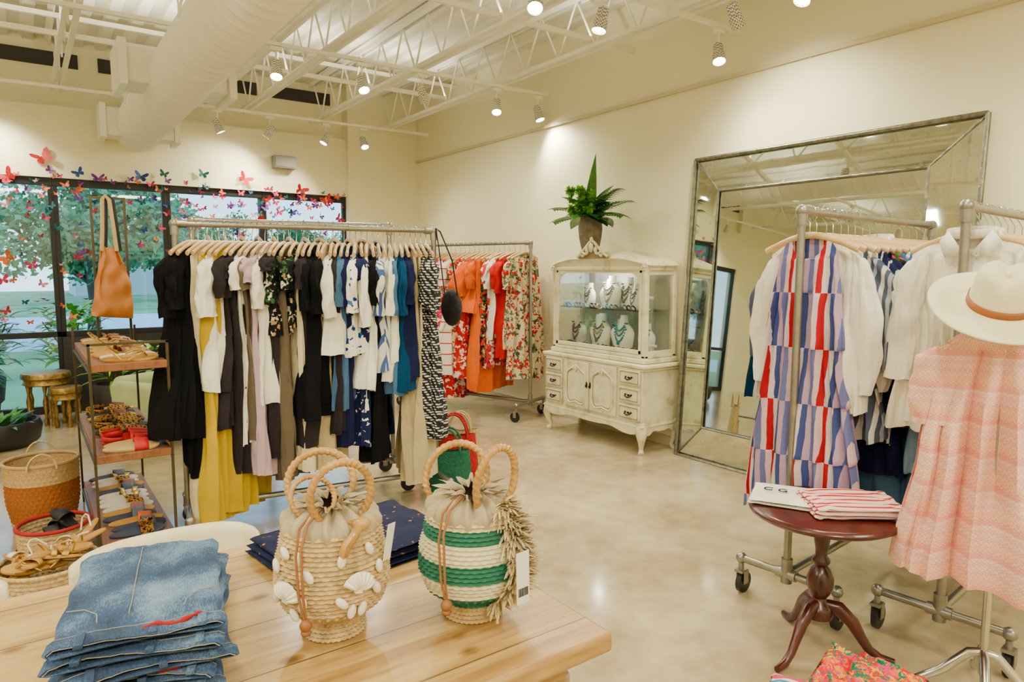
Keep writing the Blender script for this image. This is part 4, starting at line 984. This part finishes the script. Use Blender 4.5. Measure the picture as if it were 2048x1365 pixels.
def mkshoe(kind,ms,mst,L=.26,W=.082,label='',heel=.0):
    e=thing('shoe',(0,0,-20),0,label,'shoe','shoes on the shelves')
    sp=solepts(L,W); b=MB()
    def zz(x,base): return base+heel*max(0,(-x/L+.1))*1.2+.010*max(0,x/L*2-.5)
    R=[[(x*s,y*s,zz(x,zb)) for x,y in sp] for zb,s in((0,.96),(.003,1),(.011,1),(.014,.96))]
    b.loft(R,cap0=True,cap1=True)
    b.obj('sole',ms,e)
    def strap(x0,x1,h,name='strap',tw=0):
        b=MB(); R=[]
        for i in range(13):
            a=pi*i/12; ring=[]
            for k in range(4):
                t=k/3; x=x0+(x1-x0)*t+tw*cos(a); hh=h*(1-.25*t); ring.append((x,(W*.5+.002)*cos(a)*(1-.05*t),zz(x,.010)+hh*sin(a)**.8))
            R.append(ring)
        b.loft(R,closed=False); b.obj(name,mst,e,solid=.003)
    if kind=='slide': strap(.01,.075,.045)
    if kind=='two': strap(.05,.078,.034,tw=.01); strap(-.012,.012,.042,tw=-.01)
    if kind=='thong':
        b=MB(); 
        for sy in(-1,1): b.tube([(.075,0,zz(.07,.015)),(.06,sy*.012,.04),(.02,sy*.033,.036),(-.015,sy*.04,zz(-.01,.014))],.005,6)
        b.obj('strap',mst,e)
        b=MB(); b.tube([(-.05,-.034,.02),(-.09,-.02,.06),(-.1,0,.066),(-.09,.02,.06),(-.05,.034,.02)],.004,6); b.obj('ankle_strap',mst,e)
    if kind=='flat':
        b=MB(); R=[]
        for k in range(9):
            t=k/8; x=-.0+.125*t; w=(W*.5)*(1-.05*t)*(max(.0,1-max(0,t-.45)**2*3.2)**.5); h=.045*(1-t)**.6+.006
            R.append([(x,w*cos(pi*i/12),zz(x,.010)+h*sin(pi*i/12)**.8) for i in range(13)])
        b.loft(R,closed=False); b.obj('upper',mst,e,solid=.003)
        b=MB(); R=[]
        for k in range(9):
            a=pi*.5+pi*k/8; R.append([(-.03+.095*cos(a),W*.42*sin(a),.012),(-.03+.097*cos(a),W*.44*sin(a),.05)])
        b.loft(R,closed=False); b.obj('heel_cup',mst,e,solid=.003)
    if kind=='fur':
        strap(.01,.07,.04); b=MB()
        for i in range(260):
            a=random.uniform(0,pi); x=random.uniform(.01,.07); p=(x,(W*.5)*cos(a),.012+.04*sin(a)); b.blade(p,(random.uniform(-.5,.5),cos(a),sin(a)),.02,.004,.3,2)
        b.obj('fur_trim',mst,e)
    return e
def pm(n_,c,**k): return plain(n_,S(*c),.6,**k)
m_tan=pm('tan_sole',(182,138,80)); m_gold=plain('gold_leather',S(190,160,94),.35,.5); m_red=pm('red_satin',(186,10,22)); m_leo=printmat('leopard',[S(170,130,78),S(30,20,14),S(170,130,78)],110,.004,[0,.45,.8])
m_blk=pm('black_leather',(20,18,18)); m_wht=pm('white_leather',(220,212,196)); m_org=plain('orange_suede',(.65,.10,.005,1),.6); m_gry=pm('grey_suede',(86,92,104)); m_jutes=plain('jute_sole',S(196,170,120),.9,b=.8,bsc=200,bd=.003); m_brn=pm('brown_leather',(106,58,24)); m_pnk=pm('mauve_satin',(140,90,96)); m_nvs=pm('dark_insole',(52,56,72))
SH=[mkshoe('thong',m_tan,m_gold,label='gold strappy flat sandal on the shelf'),mkshoe('two',m_tan,m_brn,label='tan two-strap leather sandal on the shelf'),mkshoe('slide',m_gold,m_brn,label='tan leather slide sandal on the shelf'),mkshoe('thong',m_wht,m_tan,label='pale thong sandal on the shelf'),
mkshoe('slide',m_jutes,m_red,label='red slide with rope sole on the shelf'),mkshoe('flat',m_blk,m_leo,label='leopard print pointed flat on the shelf'),mkshoe('flat',m_red,m_red,label='red satin flat on the shelf'),mkshoe('two',m_blk,m_leo,label='animal print two-strap sandal on the shelf'),
mkshoe('fur',m_nvs,m_leo,label='grey slipper with leopard fur trim on the shelf'),mkshoe('slide',m_nvs,m_gry,label='grey suede slide on the shelf'),mkshoe('slide',m_tan,m_org,label='orange suede slide on the shelf'),mkshoe('slide',m_tan,m_pnk,label='mauve satin slide on the shelf'),mkshoe('slide',m_wht,m_leo,label='leopard slide with white sole on the shelf'),mkshoe('two',m_wht,m_gold,label='gold sandal with white sole on the shelf'),
mkshoe('fur',m_gold,m_tan,label='gold fringed sandal on the shelf')]
rowsS=[(ZS[2],[0,3,1,1,0,2,2,0,3,1,0,2,3,1]),(ZS[1],[4,4,6,6,5,7,7,5,5,7,2,7,5,2]),(ZS[0],[8,9,10,9,11,12,12,13,13,9,11,12,13,9])]
for z,lst in rowsS:
    for i,k in enumerate(lst):
        y=SY0+.06+i*.089; copytree(SH[k],((SX0+SX1)/2+random.uniform(-.015,.015),y,z+.008),(rad(20),0,random.uniform(-.08,.08)))
for o in SH:
    for c in list(o.children): bpy.data.objects.remove(c)
    bpy.data.objects.remove(o)
# tan tote hanging from the shelf top bar
m_or=plain('orange_leather',(.50,.17,.02,1),.45,var=.15,vs=6,b=.15)
e=thing('leather_tote_bag',(.46,SY1-.13,1.20),rad(12),'slouchy tan leather tote bag hanging from the shelf frame','handbag')
b=MB(); R=[]
for i in range(19):
    t=i/18; z=t*.44; w=.118-.06*t+.012*sin(4*t); d=.045*(1-t*.7)*(min(1,.6+t*4))
    R.append([(w*math.copysign(abs(cos(a))**.6,cos(a))+.014*sin(3*t),d*math.copysign(abs(sin(a))**.8,sin(a))+.03*noise.noise(Vector((cos(a)*3,t*5,1))),z+(.04*cos(a)*cos(a) if t>.95 else 0)-.015*cos(a)*(t<.1)) for a in [2*pi*j/32 for j in range(32)]])
b.loft(R,cap0=True); b.obj('bag_body',m_or,e,smooth=70)
for dy,mm,xo in((-.02,plain('tan_strap',S(190,168,124),.6),.0),(.01,m_or,.01),(.0,m_blk,.025)):
    b=MB(); b.tube([(-.045+xo,dy,.42),(-.035+xo,dy,.55),(-.02+xo,dy+.02,.74),(-.0+xo,dy+.03,.765),(.02+xo,dy+.02,.74),(.03+xo,dy,.55),(.04+xo,dy,.42)],.012,8,flat=.25,up=(1,0,0)); b.obj('shoulder_strap',mm,e)

# ------------------------------------------------------------------ baskets
m_bask=stripes('rust_band_straw',[(.46,.30,.12,1),(.32,.10,.02,1),(.48,.33,.13,1),(.32,.10,.02,1),(.48,.33,.13,1)],2.1,2,widths=[0,.2,.32,.42,.9],fb=.6)
def basket(loc,r0,r1,h,mat,label,handles=True,M=16,hm=None,rz=0):
    e=thing('straw_basket',loc,rz,label,'basket')
    weave_body([(r0,0),(r0*1.04,.02),(r1*.98,h*.5),(r1,h)],40,M,.006).obj('woven_body',mat,e,smooth=60)
    b=MB(); b.tube([(r1*cos(a),r1*sin(a),h) for a in [2*pi*i/48 for i in range(48)]],.01,8,closed=True); b.obj('rim',hm or mat,e)
    if handles:
        for s_ in(-1,1):
            b=MB(); b.tube([(.07*cos(a),s_*(r1+.005),h-.02+.09*sin(a)) for a in [i*pi/14 for i in range(15)]],.006,8); b.obj('handle',m_jute,e)
    return e
basket((.03,4.76,0),.15,.185,.40,m_bask,'tall natural straw basket with rust bands on the floor')
basket((.06,4.15,0),.13,.16,.2,m_jute,'straw basket with red rim beside the shoe shelf',False,9,m_redc)
basket((.02,3.74,0),.16,.2,.15,m_jute,'low straw basket filled with sandals',False,8)
for i in range(12):
    e=mkshoe('thong' if i%2 else 'two',m_tan,(m_gold,m_tan,m_wht)[i%3],label='tan sandal piled in a straw basket'); e["group"]='sandals in the basket'
    e.location=(-.10+.024*i,3.68+.045*(i%3),.13+.008*i); e.rotation_euler=(rad(25*((i%3)-1)),rad(-20+4*i),rad(40+50*i))
for i in range(3):
    e=mkshoe('slide',m_blk,m_blk,label='black slipper piled in the basket by the shelf'); e["group"]='slippers in the red-rimmed basket'
    e.location=(.02+.05*i,4.14,.13+.03*i); e.rotation_euler=(0,rad(-20),rad(60*i))
def tote(loc,rz,mat,label,s=1):
    e=thing('crochet_bag',loc,rz,label,'handbag')
    b=MB(); R=[]
    for i in range(25):
        t=i/24; z=.32*t*s; w=(.17-.03*t)*s*(.7+.3*min(1,t*5)**.5); d=.06*(1-.5*t)*s+.004*(i%2)
        R.append([(w*cos(a)*(1+.02*(j%2)),d*sin(a),z+.02*abs(cos(a))*t) for j,a in enumerate([2*pi*j/40 for j in range(40)])])
    b.loft(R,cap0=True); b.obj('bag_body',mat,e,smooth=50)
    for dy in(-.03,.03):
        b=MB(); b.tube([(.09*s*cos(a),dy,(.31+.16*sin(a))*s) for a in [i*pi/14 for i in range(15)]],.008,8); b.obj('handle',mat,e)
tote((2.21,3.80,0),rad(-50),plain('green_crochet',S(24,92,66,1.1),.85,b=.8,bsc=90,var=.3,vs=60),'bright green crochet handbag on the floor by the rack',1.0)
tote((2.42,4.08,0),rad(-40),plain('red_crochet',S(170,20,36),.85,b=.8,bsc=90),'red crochet handbag on the floor by the rack',1.05)
tote((2.60,4.3,0),rad(-40),m_jute,'natural straw handbag on the floor by the rack',.95)
e=thing('round_woven_bag',(2.23,3.78,1.14),rad(88),'round black woven bag hanging from the rack end by a strap','handbag')
b=MB(); b.lathe([(.001,-.03),(.09,-.028),(.115,-.01),(.118,0),(.115,.01),(.09,.028),(.001,.03)],36,ax='y',c=(0,0,.12),fn=lambda r,z,a,k:r*(1+.01*sin(24*a))); b.obj('bag_body',plain('black_straw',S(14,14,16),.7,b=.9,bsc=120),e)
b=MB(); b.tube([(-.08,0,.2),(-.05,.02,.42),(.03,.06,.60),(.07,.07,.625),(.07,.05,.5),(.09,0,.2)],.008,8,flat=.3); b.obj('shoulder_strap',m_blk,e)

# ------------------------------------------------------------------ window-side items
m_goldp=plain('gilded_wood',(.36,.22,.05,1),.35,.75,var=.5,vs=30,b=.4,bsc=60)
for k,(x,y,h,r) in enumerate(((.14,8.08,.50,.21),(.28,7.80,.38,.14))):
    e=thing('gilded_stool',(x,y,0),.3*k,'round gilded side table with carved legs near the window','side table','gilded nesting tables')
    MB().lathe([(r*.85,h-.12),(r*.95,h-.11),(r*.88,h-.08),(r*.9,h-.06),(r,h-.05),(r,h-.015),(r*.96,h)],32).obj('tabletop',m_goldp,e)
    for j in range(6):
        a=j*2*pi/6+.4; MB().lathe([(.020,0),(.024,.04),(.010,.08),(.024,h*.45),(.010,h*.6),(.024,h-.11)],12,c=(r*.78*cos(a),r*.78*sin(a),0)).obj('leg',m_goldp,e)
e=thing('black_planter',(-.25,7.2,0),0,'low round black planter with a leafy plant on the floor','potted plant')
b=MB(); b.lathe([(.26,0),(.31,.05),(.33,.16),(.31,.22),(.29,.22),(.28,.17)],36); b.obj('pot',m_rubber,e)
b=MB()
for i in range(60):
    a=random.uniform(0,6.28); r=random.uniform(0,.24); b.blade((r*cos(a),r*sin(a),.18),(cos(a)*.8,sin(a)*.8,random.uniform(.3,1)),random.uniform(.12,.2),.05,.8,5)
b.obj('foliage',m_leaf,e,smooth=80)
def bush(x,y,h,label,n=120,L=(.25,.5),w=.06,mat=m_leaf,r0=.18,flow=False):
    e=thing('potted_shrub',(x,y,0),0,label,'potted plant','plants by the window')
    b=MB(); b.lathe([(.12,0),(.17,.05),(.2,.3),(.19,.34),(.17,.34),(.16,.28)],28); b.obj('pot',plain('dark_pot',S(60,52,50),.6),e)
    b=MB()
    for i in range(9): a=i*.7; b.tube([(0,0,.28),(.06*cos(a),.06*sin(a),.28+h*.3),(r0*cos(a),r0*sin(a),.3+h*.8)],[.012,.009,.005],6)
    b.obj('stems',plain('stem',S(86,70,40),.8),e)
    b=MB()
    for i in range(n):
        a=random.uniform(0,6.28); r=random.uniform(.02,r0); z=.3+random.uniform(.15,1)*h
        b.blade((r*cos(a),r*sin(a),z),(cos(a),sin(a),random.uniform(-.1,1)),random.uniform(*L),w,1.0,5)
    b.obj('foliage',mat,e,smooth=80)
    if flow:
        b=MB()
        for i in range(26):
            a=random.uniform(0,6.28); r=random.uniform(.1,r0+.1); c=Vector((r*cos(a),r*sin(a),.5+random.uniform(.2,1)*h))
            for j in range(6): b.blade(c,(cos(j),sin(j),.4),.05,.035,.2,2)
        b.obj('blossoms',plain('blossom',S(206,60,110),.6),e)
bush(-.42,8.02,.45,'leafy green potted plant below the window',150,(.12,.24),.07); bush(.72,8.06,.42,'potted plant with long pointed leaves by the window',40,(.22,.36),.05,m_leaf2,.1)
bush(1.05,7.75,.42,'potted plant with arching leaves near the sofa',40,(.22,.34),.05,m_leaf2,.1)
for k,xx in enumerate((-2.3,-1.35,-.4,.45)): bush(xx,9.45+.1*(k%2),.75,'flowering leafy shrub just beyond the glass',220,(.14,.28),.07,m_leaf2 if k%2 else m_leaf,.30,True)
m_burg=plain('burgundy_velvet',S(60,6,26),.8); m_mint=plain('mint_upholstery',S(172,182,138),.85,b=.2,bsc=80)
e=thing('burgundy_sofa',(2.1,7.9,0),0,'dark burgundy velvet sofa below the window','sofa')
MB().box((0,0,.3),(1.3,.6,.24)).obj('seat',m_burg,e,bevel=.04,bseg=4); MB().box((0,.27,.56),(1.3,.16,.46)).obj('backrest',m_burg,e,bevel=.05,bseg=4)
for sx in(-1,1): MB().box((sx*.62,0,.42),(.14,.62,.36)).obj('armrest',m_burg,e,bevel=.04,bseg=4)
for sx in(-1,1):
    for sy in(-1,1): MB().cyl((sx*.55,sy*.22,0),(sx*.55,sy*.22,.2),.025).obj('leg',m_dark,e)
e=thing('tufted_armchair',(1.0,6.5,0),rad(30),'pale mint upholstered armchair behind the shoe shelf','armchair')
MB().box((0,0,.33),(.6,.6,.2)).obj('seat',m_mint,e,bevel=.05,bseg=4); MB().box((0,.28,.44),(.62,.14,.32)).obj('backrest',m_mint,e,bevel=.06,bseg=4)
for sx in(-1,1): MB().box((sx*.3,0,.42),(.12,.6,.3)).obj('armrest',m_mint,e,bevel=.05,bseg=4)
for sx in(-1,1):
    for sy in(-1,1): MB().cyl((sx*.25,sy*.24,0),(sx*.25,sy*.24,.25),.02).obj('leg',m_cleg,e)

# butterflies
bc=[('red',S(180,6,26)),('pink',S(200,50,96)),('blue',S(24,64,130)),('teal',S(26,100,104)),('orange',(.75,.14,.01,1)),('purple',S(100,40,124)),('blush',S(196,130,140))]
BF=[]
for n_,c in bc:
    m=plain('butterfly_'+n_,c,.6,var=.5,vs=6); b=MB()
    for sx in(-1,1):
        up=[(0,.02),(.12,.28),(.42,.5),(.62,.48),(.6,.25),(.42,.06),(.1,-.02)]; lo=[(0,-.02),(.35,.02),(.48,-.12),(.42,-.32),(.25,-.42),(.1,-.28)]
        for P in(up,lo): b.add([(sx*x,-abs(x)*.45,y) for x,y in P],[tuple(range(len(P)))])
    b.tube([(0,0,.2),(0,-.01,0),(0,0,-.25)],[.02,.04,.015],6)
    o=b.obj('butterfly_decoration',m,loc=(0,0,-30),label='%s paper butterfly fluttering in front of the window'%n_,cat='butterfly decoration',group='paper butterflies at the window'); BF.append(o)
big=[(.25,2.62,.15,0),(-.05,2.42,.14,0),(2.2,2.56,.13,0),(2.86,2.48,.13,0),(3.2,2.38,.12,0),(3.35,2.15,.11,1),(2.4,2.1,.11,0),(2.6,2.2,.08,1),(.55,2.5,.09,2),(1.12,2.5,.11,2),(1.75,2.58,.09,3),(1.35,2.55,.08,3),(.3,2.5,.07,5),(.72,2.45,.1,5),(-.1,1.62,.13,4),(-.15,1.4,.1,1),(0.1,1.55,.09,1)]
rb=random.Random(4)
for i in range(250):
    x=rb.uniform(-.9,3.42); z=2.48-abs(rb.gauss(0,.36)) if x>.9 else (rb.uniform(.95,2.4) if i%2 else 2.5-abs(rb.gauss(0,.4)))
    big.append((x,max(.95,z),rb.uniform(.03,.075),rb.choice((0,1,2,3,3,4,5,5,6,1))))
for x,z,s,k in big:
    o=BF[k].copy(); COL.objects.link(o); y=YF-.03 if z>2.42 else YF+.01
    o.location=(x,y-rb.uniform(0,.02),z); o.scale=(s,)*3; o.rotation_euler=(rb.uniform(-.5,.5),rb.uniform(-.9,.9),rb.uniform(-.5,.5))
for o in BF: bpy.data.objects.remove(o)

# ------------------------------------------------------------------ outdoors
m_grass=plain('grass',S(134,166,110,1),.9,var=.35,vs=.6); m_road=plain('asphalt',S(210,222,224,1),.8,var=.1,vs=.5)
MB().box((0,40,-.35),(160,63,.1)).obj('ground_lawn',m_grass,kind='structure')
MB().box((0,25,-.29),(160,13,.02)).obj('ground_road',m_road,kind='structure')
m_fol=plain('tree_foliage',S(88,162,112,1),.8,var=.5,vs=1.0); m_bark=plain('bark',S(84,80,72),.9)
def mktree(seed,H=5,nc=18):
    r=random.Random(seed); e=thing('tree',(0,0,-50),0,'broad leafy green tree outside the window','tree','trees outside')
    b=MB(); b.tube([(0,0,0),(.08,0,H*.2),(0,.05,H*.38)],[.16,.12,.1],10); tips=[]
    for i in range(7):
        a=i*.9+r.uniform(-.2,.2); q=(H*.32*cos(a),H*.32*sin(a),H*(.45+.15*r.random())); b.tube([(0,.05,H*.3),(q[0]*.5,q[1]*.5,H*.42),q],[.07,.05,.03],8); tips.append(q)
    b.obj('trunk',m_bark,e)
    b=MB(); cl=[(Vector(t),H*.14*r.uniform(.8,1.3)) for t in tips]+[(Vector((r.uniform(-.4,.4)*H,r.uniform(-.3,.3)*H,H*r.uniform(.42,.92))),H*.15*r.uniform(.7,1.3)) for _ in range(nc)]
    for c,R in cl:
        for k in range(300):
            v=Vector((r.gauss(0,1),r.gauss(0,1),r.gauss(0,1))).normalized()*R*r.random()**.4*1.1; v.z*=.75; p=c+v
            u=Vector((r.gauss(0,1),r.gauss(0,1),r.gauss(0,1))).normalized(); w=u.orthogonal().normalized(); s=r.uniform(.06,.12)
            b.add([p-u*s,p+w*s*.6,p+u*s,p-w*s*.6],[(0,1,2,3)])
    b.obj('foliage',m_fol,e,smooth=0); return e
T1=mktree(1,5.0,26);T2=mktree(2,4.6,20)
for k,(x,y,s) in enumerate(((1.35,19.5,1.0),(-3.4,21,1.0),(9.6,44,1.0),(15,46,1.05),(21,48,1.1),(-9,24,1.2),(4.2,46,1.1),(-4,46,1.3),(-15,30,1.2),(27,50,1.2))):
    copytree((T1,T2)[k%2],(x,y,-.3),(0,0,k*1.3),s)
for t in(T1,T2):
    for c in list(t.children): bpy.data.objects.remove(c)
    bpy.data.objects.remove(t)
e=thing('low_building',(16,60,-.3),0,'pale flat-roofed building beyond the road','building')
MB().box((0,0,1.6),(26,8,3.2)).obj('building_body',plain('pale_stucco',S(206,208,206),.8),e); MB().box((0,0,3.35),(26.6,8.6,.3)).obj('roof_slab',m_gry,e)

# world
w=bpy.data.worlds.new('World'); SC.world=w; w.use_nodes=True; nt=w.node_tree; bg=nt.nodes['Background']
tc=nt.nodes.new('ShaderNodeTexCoord'); sp=nd(nt,'ShaderNodeSeparateXYZ',Vector=tc.outputs['Generated'])
nn=nd(nt,'ShaderNodeTexNoise',Vector=tc.outputs['Generated'],Scale=3.,Detail=5.)
ff=mth(nt,'MULTIPLY_ADD',nn.outputs[0],.15,sp.outputs[2])
nt.links.new(ramp(nt,ff,[(.0,S(206,232,244)),(.25,S(176,214,244)),(.8,S(140,190,236))]),bg.inputs[0]); bg.inputs[1].default_value=4.0

# camera
cd=bpy.data.cameras.new('camera'); cam=bpy.data.objects.new('camera',cd); COL.objects.link(cam)
cam.location=(0,0,1.5); cam.rotation_euler=(rad(90-5.94),0,rad(-35.6)); cd.lens=24; cd.sensor_width=36; cd.clip_start=.05; cd.clip_end=300
SC.camera=cam
